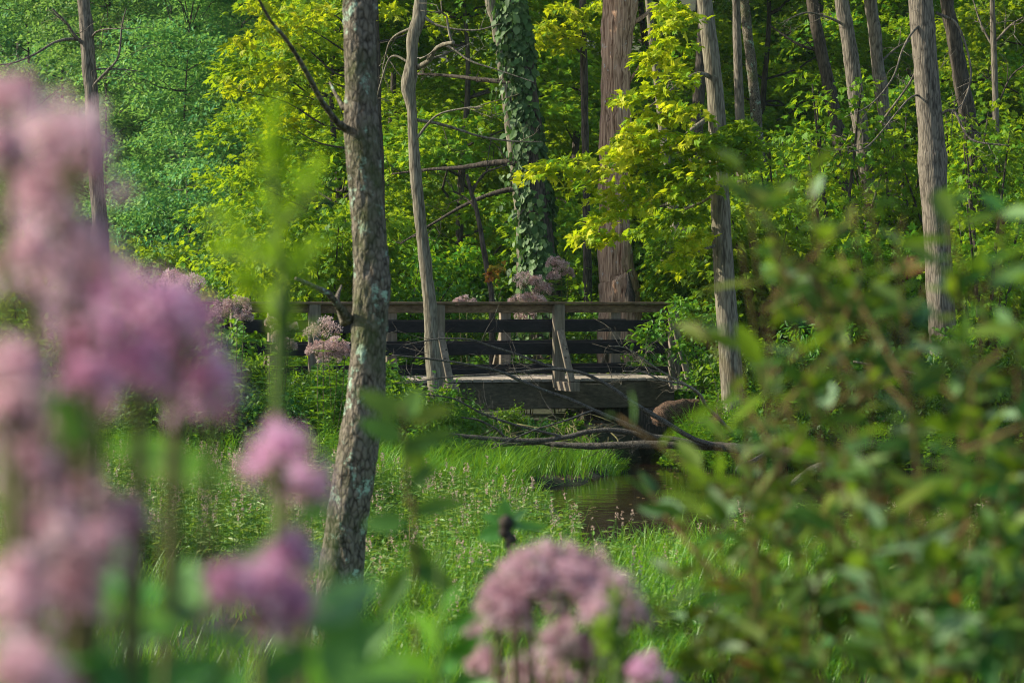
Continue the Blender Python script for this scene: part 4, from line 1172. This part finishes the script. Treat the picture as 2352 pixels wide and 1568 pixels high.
def whorl(mb, c, axis, k, L, rng, tm=LANCE, wide=1.3, rise=.35, tone=(.1, .8)):
    ax = unit(np.asarray(axis, float)); t1 = unit(np.cross(ax, [.3, 1, .1])); t2 = np.cross(ax, t1)
    a = rng.uniform(0, 6.28) + np.arange(k) * 6.283 / k + rng.normal(0, .15, k)
    d = np.cos(a)[:, None] * t1 + np.sin(a)[:, None] * t2 + ax * (rise + rng.normal(0, .12, (k, 1)))
    nr = ax - d * rise + rng.normal(0, .12, (k, 3))
    leaves(mb, tm, np.tile(c, (k, 1)), d, nr, L * rng.uniform(.8, 1.15, k), rng.uniform(tone[0], tone[1], k), wscale=np.full(k, wide))


def joe_plant(label, heads, D, fs=.02, leafL=.16, mat='dusty', group=None, nf=38, base_px=None):
    """heads: px, py, radius px; every head ends a stalk that rises from the ground"""
    rng = R(int(heads[0][0] * 7 + heads[0][1]))
    h0 = heads[0]
    bx = (base_px if base_px else h0[0])
    g = G(bx, D)
    root = empty('joe_pye_weed', g, label, 'wildflower', group)
    sm = MB(); hm = MB(); lm = MB()
    for (px, py, r_, *o) in heads:
        d_ = D + (o[0] if o else rng.normal(0, .1))
        c = P(px, py, d_); R_ = r_ / FPX * d_
        foot = c - np.array([0, 0, R_ * .75])
        base = np.array([g[0] + (c[0] - g[0]) * .45, g[1] + rng.normal(0, .06), 0]); base[2] = T(base[0], base[1]) - .02
        p = curve([base, base * .5 + foot * .5 + np.array([rng.normal(0, .02), 0, 0]), foot], 20)
        tube(sm, p, np.linspace(.007, .004, 20), 6)
        head(hm, c - np.array([0, 0, R_ * .35]), R_, R_ * .85, 26, nf, fs, rng, (rng.normal(0, .15), rng.normal(0, .15), 1), sm, foot)
        L = np.linalg.norm(foot - base)
        z = .2
        while z < L - .03:
            i_ = int(z / L * 19)
            whorl(lm, p[i_], (0, 0, 1), 4, leafL * (1.05 - .35 * z / L), rng)
            z += .15
    sm.build('stems', M['stem'], root, smooth=True)
    hm.build('flower_heads', M[mat], root)
    lm.build('leaves', M['shrub'], root)
    return root


gj = 'pink-headed wildflowers around the bridge'
joe_plant('cluster of tall dusty pink flower heads above the left end of the bridge rail', [(397, 640, 30), (440, 650, 32), (430, 690, 26), (405, 665, 22), (450, 715, 20)], 27.5, group=gj)
joe_plant('dusty pink heads lower and right of the tall left cluster, beside the rail end', [(510, 708, 32), (545, 695, 26), (490, 730, 18), (560, 725, 18)], 27.8, group=gj)
joe_plant('rounded pink dome with smaller heads in front of the rail left of the lichened trunk', [(742, 752, 37), (730, 800, 24), (775, 790, 26), (755, 815, 26), (792, 812, 20)], 27.0, group=gj)
joe_plant('faint small pink heads behind the lime plume, left of the second bridge post', [(625, 740, 16), (668, 748, 14), (660, 790, 20), (640, 770, 14)], 28.0, group=gj)
joe_plant('tall pale pink clusters rising above the rail left of the ivy-clad trunk foot', [(1205, 640, 24), (1232, 645, 18), (1190, 690, 22), (1215, 685, 24), (1245, 665, 18), (1205, 722, 24), (1235, 690, 20)], 34.6, group=gj)
joe_plant('highest pale pink clusters just left of the bare dead trunk above the rail', [(1275, 600, 18), (1290, 612, 18), (1272, 632, 14), (1305, 625, 14), (1260, 660, 12)], 34.9, group=gj, leafL=.24)
joe_plant('small flat pink head peeping over the rail between the crooked tree and the sapling', [(1072, 692, 22), (1055, 694, 13)], 34.5, group=gj)

# ------------------------------------------------------------------ blurred foreground plants
gf = 'pink-headed wildflowers close to the viewer'


def fore_leaf(mb, x0, y0, x1, y1, D0, D1, w, rnd, tilt=(0, -.3, 1)):
    a = P(x0, y0, D0); b = P(x1, y1, D1); L = np.linalg.norm(b - a)
    W = 1.45 * w / FPX * (D0 + D1) / 2
    if D0 > 2.5: W *= .75
    V, F = tmpl_oval(.3, .05, .12)
    leaves(mb, (V, F), a[None], (b - a)[None], np.array([tilt], float), L, rnd, wscale=np.array([W / L / .57]))


def fluffy(mb, sm, c, R_, foot, rng):
    """open domed flower head: many small tufts of florets at the ends of fine stalks"""
    n = int(28 + 1.15 * (R_ / .0078) ** 2)
    q = rng.normal(0, .6, (n, 2)); q *= np.minimum(1, 1.4 / np.maximum(np.linalg.norm(q, axis=1), 1e-6))[:, None]
    rho2 = (q ** 2).sum(1)
    C = c + np.stack([q[:, 0], q[:, 1], .55 - .75 * rho2 + rng.normal(0, .22, n)], -1) * R_
    nf = 15
    dd = unit(rng.normal(0, 1, (n, nf, 3)) + np.array([0, 0, .5]))
    tr_ = rng.uniform(.005, .0095, (n, 1, 1))
    pos = C[:, None] + dd * tr_ * rng.uniform(.2, 1, (n, nf, 1))
    rnd = np.clip(rng.uniform(.05, 1, (n, 1)) + rng.normal(0, .15, (n, nf)), 0, 1)
    leaves(mb, DIAM, pos.reshape(-1, 3), (dd + rng.normal(0, .5, dd.shape)).reshape(-1, 3), rng.normal(0, 1, (n * nf, 3)), rng.uniform(.004, .0075, n * nf), rnd.ravel())
    for k_ in range(0, n, 3):
        tube(sm, curve([foot, (foot + C[k_]) / 2 - np.array([0, 0, .1 * R_]), C[k_]], 5), np.linspace(.0014, .0006, 5), 4)


def fore_joe(label, heads, lv, base, mat, leafL=.15, whorls=(), seed=1, fs=.010):
    """heads: px,py,r px,D ; base: px, D ; lv: picked leaves"""
    rng = R(seed)
    g = G(*base)
    root = empty('joe_pye_weed', g, label, 'wildflower', gf)
    sm = MB(); hm = MB(); lm = MB()
    main = max(heads, key=lambda h: h[2])
    mc = P(main[0], main[1], main[3]); 
    fork = mc * .8 + g * .2
    for (px, py, r_, d_) in heads:
        c = P(px, py, d_); R_ = r_ / FPX * d_
        foot = c - np.array([0, 0, R_ * .8])
        f2 = np.array([g[0] * .4 + c[0] * .6, g[1] * .4 + c[1] * .6, foot[2] * .55 + g[2] * .45])
        p = curve([g + rng.normal(0, .02, 3) * np.array([1, 1, 0]), f2, foot], 18)
        tube(sm, p, np.linspace(.006, .003, 18), 7)
        fluffy(hm, sm, c, R_, foot, rng)
        if leafL:
            for i_ in range(5, 17, 3):
                whorl(lm, p[i_], p[min(i_ + 1, 17)] - p[i_ - 1], 3, leafL * rng.uniform(.6, 1), rng, wide=1.5)
    for l_ in lv: fore_leaf(lm, *l_)
    sm.build('stems', M['stem'], root, smooth=True)
    hm.build('flower_heads', M[mat], root)
    if lm.n: lm.build('leaves', M['fore'], root)
    return root


fore_joe('tall blurred stand of dusty pink heads filling the upper left edge', [(15, 240, 70, 1.365), (150, 325, 95, 1.404), (5, 350, 45, 1.326), (90, 480, 85, 1.404), (70, 610, 95, 1.365), (200, 590, 75, 1.404), (170, 370, 60, 1.443)], [], (60, 1.443), 'pink', 0, seed=2)
fore_joe('largest blurred mauve bloom with side clusters, left of the lime plume', [(320, 710, 95, 1.482), (230, 790, 85, 1.443), (400, 790, 75, 1.521), (330, 870, 85, 1.443), (200, 870, 45, 1.404), (490, 885, 58, 1.521), (190, 700, 55, 1.482), (420, 730, 60, 1.482)],
         [(230, 1035, 600, 1075, 1.521, 1.677, 80, 0, (0, -.9, .6)), (290, 1085, 530, 1095, 1.521, 1.677, 50, 1, (0, -.95, .4)), (180, 920, 20, 900, 1.482, 1.482, 70, .4)], (150, 1.560), 'mauve', 0, seed=3)  # pale second leaf stands for the lit lower part of the dark one
fore_joe('blurred pink heads stacked down the left edge below the mauve bloom', [(40, 850, 60, 1.326), (30, 960, 60, 1.326), (60, 1090, 60, 1.365), (100, 1230, 85, 1.365), (215, 1255, 60, 1.404), (195, 1135, 38, 1.443), (295, 1195, 30, 1.443), (50, 1370, 85, 1.326), (170, 1350, 60, 1.404), (60, 1540, 75, 1.287)],
         [(90, 1560, 270, 1440, 1.365, 1.443, 95, .3), (160, 900, 150, 1050, 1.326, 1.365, 80, .7, (0, -.9, .3)), (330, 1380, 240, 1290, 1.482, 1.521, 70, .5, (0, -.8, .5))], (60, 1.404), 'pink', .1, seed=4)
fore_joe('single blurred mauve head left of the lichened trunk, below the plume', [(655, 1050, 88, 1.794), (700, 1115, 45, 1.833)], [(700, 1250, 560, 1240, 1.794, 1.833, 50, .3), (690, 1200, 790, 1130, 1.794, 1.872, 50, .6)], (690, 1.872), 'mauve', .1, seed=5)
fore_joe('loose blurred pink heads low down between the green leaves and the lichened trunk', [(595, 1355, 75, 1.560), (670, 1290, 55, 1.599), (530, 1350, 55, 1.521), (675, 1390, 50, 1.560)],
         [(420, 1450, 425, 1250, 1.482, 1.560, 75, .75, (0, -1, .2)), (420, 1450, 230, 1405, 1.482, 1.443, 60, .7, (0, -.9, .6)), (430, 1440, 640, 1200, 1.521, 1.638, 65, .25, (0, -.8, .6)), (440, 1460, 620, 1480, 1.482, 1.482, 60, .5), (500, 1500, 380, 1570, 1.482, 1.404, 90, .35),
          (700, 1450, 880, 1300, 1.560, 1.638, 75, .8, (0, -.95, .4)), (760, 1590, 830, 1380, 1.560, 1.599, 95, .7, (0, -1, .2)), (760, 1590, 1010, 1500, 1.560, 1.716, 70, .5, (0, -.8, .5)), (620, 1600, 700, 1440, 1.482, 1.560, 80, .4), (560, 1600, 420, 1520, 1.404, 1.482, 90, .3, (0, -.7, .7)), (300, 1600, 200, 1500, 1.404, 1.404, 100, .2)], (560, 1.638), 'mauve', .12, seed=6)
fore_joe('large pale pink arching head nearest the bottom centre, in softer focus', [(1150, 1385, 61, 2.99), (1135, 1425, 44, 2.99), (1175, 1340, 56, 3.01), (1210, 1310, 54, 3.01), (1260, 1300, 59, 3.05), (1310, 1300, 56, 3.05), (1360, 1320, 59, 3.05), (1405, 1355, 56, 2.99), (1440, 1400, 42, 2.97), (1375, 1410, 56, 2.93), (1220, 1350, 51, 2.99), (1290, 1340, 54, 2.99), (1350, 1360, 49, 2.99), (1290, 1470, 47, 2.93), (1340, 1500, 53, 2.99), (1190, 1400, 42, 2.99)],
         [(1270, 1490, 1200, 1435, 3.33, 3.28, 38, .6), (1240, 1500, 1320, 1420, 3.33, 3.39, 34, .7), (1250, 1330, 1200, 1250, 3.39, 3.0, 40, .4), (1370, 1520, 1480, 1600, 3.28, 3.22, 50, .8)], (1270, 3.0), 'pink', .1, seed=7, fs=.011)
fore_joe('pale pink head cut by the bottom edge left of the large arching one', [(1200, 1555, 55, 3.16), (1270, 1560, 60, 3.16), (1085, 1500, 42, 3.22), (1110, 1540, 38, 3.22)], [(1180, 1610, 1050, 1590, 3.10, 3.10, 60, .4)], (1180, 3.22), 'pink', .1, seed=8, fs=.011)
fore_joe('small mauve head at the bottom edge left of the blurred bush', [(1480, 1545, 42, 2.8)], [(1480, 1600, 1560, 1540, 2.8, 2.8, 40, .5)], (1490, 2.85), 'mauve', .08, seed=9)


# feathery lime plume
def plume(label, spine, offs, D, seed, wpx):
    rng = R(seed)
    g = G(spine[0][0], D)
    root = empty('feathery_plant', g, label, 'plant')
    pts = [g] + [P(x, y, D) for x, y in spine]
    p = curve(pts, 60)
    sm = MB(); tube(sm, p, np.linspace(.006, .002, 60), 6)
    lm = MB()
    def fuzz(q, w0, w1, n):
        i_ = rng.integers(0, len(q), n)
        w = (w0 + (w1 - w0) * i_ / len(q)) / FPX * D
        d = unit(rng.normal(0, 1, (n, 3)) + np.array([0, 0, .9]))
        off = d * (w * np.abs(rng.normal(0, .75, n)))[:, None]
        leaves(lm, LANCE, q[i_] + off * .55, d + np.array([0, 0, .3]), rng.normal(0, 1, (n, 3)), rng.uniform(.010, .02, n), rng.uniform(0, 1, n))
    fuzz(p[20:], wpx * 1.4, wpx * .6, int(3 * wpx))
    for o in offs:
        q = curve([P(x, y, D + dz) for x, y, dz in o], 20)
        tube(sm, q, np.linspace(.003, .001, 20), 5)
        fuzz(q, wpx * .6, wpx * .35, int(.95 * wpx))
    sm.build('stems', M['gstem'], root, smooth=True)
    lm.build('leaves', M['goldgreen'], root)


plume('tall feathery lime green blurred plume in front of the left maples', [(640, 1000), (650, 850), (660, 700), (640, 560), (632, 430), (625, 340), (640, 262)],
      [[(640, 620, 0), (570, 560, .05), (500, 490, .1)], [(640, 600, 0), (580, 600, .05), (490, 575, .1)], [(650, 520, 0), (700, 460, -.05), (720, 400, -.1)], [(650, 740, 0), (600, 680, .1), (540, 650, .1)], [(655, 660, 0), (700, 600, .05), (735, 560, 0)]], 2.1, 91, 62)
plume('shorter lime green plume at the bottom centre between the pink heads', [(1420, 1590), (1400, 1500), (1380, 1440)], [[(1410, 1560, 0), (1440, 1500, 0), (1460, 1470, 0)]], 2.6, 92, 26)

# leafy sprig with a dark seed head in the middle distance
sg = empty('seedhead_sprig', G(1165, 5.2), 'thin leafy sprig with a dark dried seed head, in soft focus below centre', 'plant')
mb = MB(); mb2 = MB(); mb3 = MB(); rng = R(95)
p = curve([G(1165, 5.2), P(1150, 1500, 5.2), P(1172, 1350, 5.2), P(1162, 1190, 5.2)], 20); tube(mb, p, np.linspace(.004, .002, 20), 6)
for x0, y0, x1, y1, w_, r_ in [(1162, 1195, 1158, 1145, 36, .5), (1165, 1200, 1215, 1165, 20, .8), (1168, 1205, 1265, 1208, 24, .7), (1160, 1215, 1095, 1235, 42, .3), (1160, 1200, 1105, 1180, 28, .6), (1172, 1215, 1200, 1195, 20, .9), (1165, 1350, 1110, 1300, 34, .2), (1168, 1330, 1220, 1285, 30, .3), (1165, 1400, 1120, 1440, 28, .5)]:
    fore_leaf(mb2, x0, y0, x1, y1, 5.2, 5.2, w_, r_, (0, -1, .4))
for k_, (x, y, r_) in enumerate([(1163, 1200, .016), (1160, 1222, .014), (1172, 1236, .013), (1182, 1240, .008), (1165, 1252, .007)]):
    c = P(x, y, 5.2)
    tube(mb3, np.array([c + np.array([0, 0, -r_ * 1.1]), c + np.array([0, 0, -r_ * .6]), c, c + np.array([0, 0, r_ * .6]), c + np.array([0, 0, r_ * 1.1])]), np.array([.2, .85, 1, .8, .2]) * r_, 9, flute=.3)
mb.build('stem', M['rstem'], sg, smooth=True); mb2.build('leaves', M['fore'], sg); mb3.build('seed_head', M['bark_dark'], sg, smooth=True)

# broad green leaves low in front, bottom left
for lab, bpx, D_, lst, sd in [
    ('broad green blurred leaves low at the bottom left corner', 250, 1.75, [(250, 1500, 120, 1560, 90, .3), (260, 1480, 420, 1400, 80, .9), (250, 1500, 90, 1420, 70, .7), (270, 1540, 430, 1600, 90, .2), (260, 1430, 190, 1290, 60, .5), (280, 1440, 360, 1330, 60, .4), (250, 1590, 130, 1640, 80, .5), (300, 1300, 200, 1200, 55, .6)], 5),
    ('broad pale green blurred leaves at the bottom between the two blurred pink groups', 760, 1.9, [(760, 1560, 640, 1470, 85, .6), (770, 1540, 890, 1420, 85, .85), (765, 1500, 800, 1340, 80, .7), (770, 1560, 960, 1570, 80, .4), (765, 1450, 660, 1400, 60, .3), (760, 1420, 860, 1340, 60, .5), (770, 1590, 900, 1500, 70, .9), (765, 1350, 720, 1270, 50, .4)], 6),
    ('low leafy plant at the bottom, left of the large arching pink head', 1010, 2.4, [(1010, 1560, 900, 1500, 60, .5), (1010, 1550, 1100, 1450, 55, .3), (1010, 1500, 960, 1400, 50, .7), (1015, 1470, 1090, 1400, 50, .4), (1010, 1580, 1130, 1570, 60, .6), (1010, 1430, 1040, 1340, 40, .5)], 7)]:
    hg = empty('broad_leaved_plant', G(bpx, D_), lab, 'plant')
    mb = MB(); mb2 = MB()
    tube(mb, curve([G(bpx, D_), P(lst[0][0], 1500, D_), P(lst[-1][0], lst[-1][1], D_)], 14), np.linspace(.004, .002, 14), 6)
    for x0, y0, x1, y1, w_, r_ in lst: fore_leaf(mb2, x0, y0, x1, y1, D_, D_ * .97, w_, r_, (0, -.8, .6))
    mb.build('stem', M['gstem'], hg, smooth=True); mb2.build('leaves', M['fore'], hg)

# leaves hanging into view right of the lichened trunk
hg = empty('leafy_plant', G(950, 2.9), 'blurred leafy stem with one yellowing leaf right of the lichened trunk', 'plant')
mb = MB(); mb2 = MB()
p = curve([G(950, 2.9), P(955, 1400, 2.9), P(935, 1150, 2.9), P(925, 930, 2.9)], 24); tube(mb, p, np.linspace(.0028, .0014, 24), 6)
for x0, y0, x1, y1, w_, r_ in [(930, 960, 815, 890, 60, .5), (935, 1000, 970, 1090, 60, .5), (930, 1010, 820, 960, 60, .3), (930, 970, 1040, 930, 50, .6), (930, 1030, 1050, 985, 50, .2), (940, 1120, 1000, 1060, 45, .2), (935, 1240, 1000, 1330, 60, .25), (935, 1200, 830, 1200, 60, .35), (940, 1300, 860, 1420, 60, .3), (940, 1300, 1060, 1350, 55, .3), (940, 1180, 1070, 1140, 50, .3)]:
    fore_leaf(mb2, x0, y0, x1, y1, 2.9, 2.9, w_ * .85, r_, (0, -1, .4))
mb.build('stem', M['rstem'], hg, smooth=True); mb2.build('leaves', M['forebush'], hg)
mb = MB(); fore_leaf(mb, 925, 960, 965, 890, 2.9, 2.9, 50, .7, (0, -1, .3)); tag(mb.build('yellow_leaf', M['weed'], hg), 'yellowing leaf')


# the blurred bush on the right
def fbush(label, tips, base, seed, nleaf=27, red=.02, L=.064):
    rng = R(seed)
    g = G(*base)
    root = empty('leafy_bush', g, label, 'bush', 'blurred leafy bushes at the right')
    sm = MB(); lm = MB(); rm = MB()
    for (px, py, D) in tips:
        t = P(px, py, D)
        b = g + rng.normal(0, .1, 3) * np.array([1, .8, 0])
        m = b * .45 + t * .55; m[0] = b[0] * .55 + t[0] * .45; m += rng.normal(0, .03, 3)
        p = curve([b, m, t], 40)
        tube(sm, p, np.linspace(.0035, .0012, 40), 6)
        def dress(q, n, lo):
            i_ = (len(q) * (lo + (1 - lo) * rng.uniform(0, .999, n) ** .75)).astype(int)
            a = rng.uniform(0, 6.283, n)
            d = np.stack([np.cos(a), np.sin(a) * .8, rng.normal(.35, .35, n)], -1)
            nr = np.array([0, -.25, 1.0]) + rng.normal(0, .45, (n, 3))
            isr = rng.random(n) < red
            sz = L * rng.uniform(.55, 1.25, n)
            for mm, kk in ((lm, ~isr), (rm, isr)):
                leaves(mm, OVAL, q[i_][kk], d[kk], nr[kk], sz[kk], rng.uniform(0, 1, kk.sum()) ** 1.2, wscale=rng.uniform(.5, .85, kk.sum()))
        dress(p, nleaf, .3)
        for s_ in range(3):
            k_ = rng.integers(18, 36)
            e = p[k_] + np.array([rng.normal(0, .13), rng.normal(0, .1), rng.uniform(.05, .22)])
            q = curve([p[k_], p[k_] * .4 + e * .6 + rng.normal(0, .01, 3), e], 12)
            tube(sm, q, np.linspace(.003, .0015, 12), 5)
            dress(q, 7, .1)
    sm.build('stems', M['rstem'], root, smooth=True); lm.build('leaves', M['forebush'], root)
    if rm.n: rm.build('red_leaves', M['red'], root)


fbush('blurred bush reaching highest at the right, with a red leaf near its top', [(1720, 455, 3.3), (1860, 395, 3.35), (1990, 430, 3.2), (2080, 480, 3.2), (1760, 470, 3.168), (1860, 430, 3.264), (1960, 470, 3.168), (2060, 560, 3.072), (1700, 560, 3.264), (1880, 560, 3.360), (2010, 640, 3.264), (1780, 640, 3.456)], (2020, 3.456), 101)
fbush('blurred bush filling the right edge at mid-height', [(2300, 490, 3.2), (2370, 640, 3.1), (2240, 590, 3.2), (2180, 520, 3.072), (2280, 600, 2.976), (2340, 560, 3.168), (2220, 700, 3.264), (2120, 660, 3.456), (2330, 760, 3.072), (2380, 900, 3.168), (2170, 820, 3.168)], (2250, 3.264), 102)
fbush('blurred bush spreading left in front of the golden maple foot', [(1700, 800, 3.360), (1650, 930, 3.456), (1720, 940, 3.264), (1610, 1080, 3.456), (1820, 780, 3.552), (1870, 900, 3.264), (1580, 1180, 3.360), (1950, 820, 3.456)], (1850, 3.552), 103, 20)
fbush('low blurred bush in the bottom right corner', [(1980, 1080, 2.976), (2090, 1120, 2.880), (2200, 1060, 2.976), (2310, 1100, 2.880), (2140, 1260, 2.784), (2270, 1300, 2.784), (2360, 1240, 2.880), (1900, 1220, 2.976), (2040, 1330, 2.784)], (2150, 2.976), 104, 38)
fbush('low blurred bush between the bottom right corner and the pink arching head', [(1780, 1160, 3.072), (1640, 1240, 3.168), (1720, 1310, 2.976), (1560, 1330, 3.168), (1850, 1390, 2.880), (1640, 1440, 2.976), (1760, 1480, 2.880), (1540, 1460, 3.072), (1900, 1480, 2.784)], (1740, 3.168), 105, 34)


# ------------------------------------------------------------------ hazy air
hz = bpy.data.materials.new('hazy_air'); hz.use_nodes = True; t_ = hz.node_tree; t_.nodes.clear()
o_ = t_.nodes.new('ShaderNodeOutputMaterial'); pv = t_.nodes.new('ShaderNodeVolumePrincipled')
pv.inputs['Color'].default_value = (.62, .86, .9, 1); pv.inputs['Density'].default_value = .00016; pv.inputs['Anisotropy'].default_value = .12
t_.links.new(pv.outputs[0], o_.inputs['Volume'])
mb = MB(); box(mb, (2, 105, 19), ((1, 0, 0), (0, 1, 0), (0, 0, 1)), (200, 270, 62), bev=.01)
tag(mb.build('haze', hz), kind='stuff')

# ------------------------------------------------------------------ light, sky, camera
cd = bpy.data.cameras.new('camera'); cam = bpy.data.objects.new('camera', cd); COL.objects.link(cam)
cam.location = CAM; cam.rotation_euler = (math.pi / 2 - PITCH, 0, 0)
cd.sensor_width = 36; cd.lens = 36 * FPX / 2352
cd.clip_start = .1; cd.clip_end = 800
cd.dof.use_dof = True; cd.dof.focus_distance = 32; cd.dof.aperture_fstop = 4.9; cd.dof.aperture_blades = 9
SC.camera = cam
SUN = Vector((-.84, .04, .50)).normalized()
sl = bpy.data.lights.new('sun', 'SUN'); so = bpy.data.objects.new('sun', sl); COL.objects.link(so)
so.rotation_euler = SUN.to_track_quat('Z', 'Y').to_euler()
sl.energy = 4.5; sl.angle = math.radians(.6); sl.color = (1, .91, .73)
w = bpy.data.worlds.new('World'); SC.world = w; w.use_nodes = True
nt = w.node_tree; bg = nt.nodes['Background']
sk = nt.nodes.new('ShaderNodeTexSky'); sk.sky_type = 'NISHITA'; sk.sun_disc = False
sk.sun_elevation = math.asin(SUN.z); sk.sun_rotation = math.atan2(SUN.x, SUN.y)
nt.links.new(sk.outputs[0], bg.inputs[0]); bg.inputs[1].default_value = .12
SC.view_settings.view_transform = 'Standard'; SC.view_settings.look = 'None'
SC.view_settings.exposure = EXPOSURE if 'EXPOSURE' in globals() else 1.06
cy = SC.cycles
cy.use_denoising = True; cy.max_bounces = 6; cy.diffuse_bounces = 3; cy.glossy_bounces = 2; cy.transmission_bounces = 4
cy.transparent_max_bounces = 4; cy.caustics_reflective = False; cy.caustics_refractive = False
cy.sample_clamp_indirect = 4; cy.filter_width = 1.05
SC.render.use_persistent_data = False
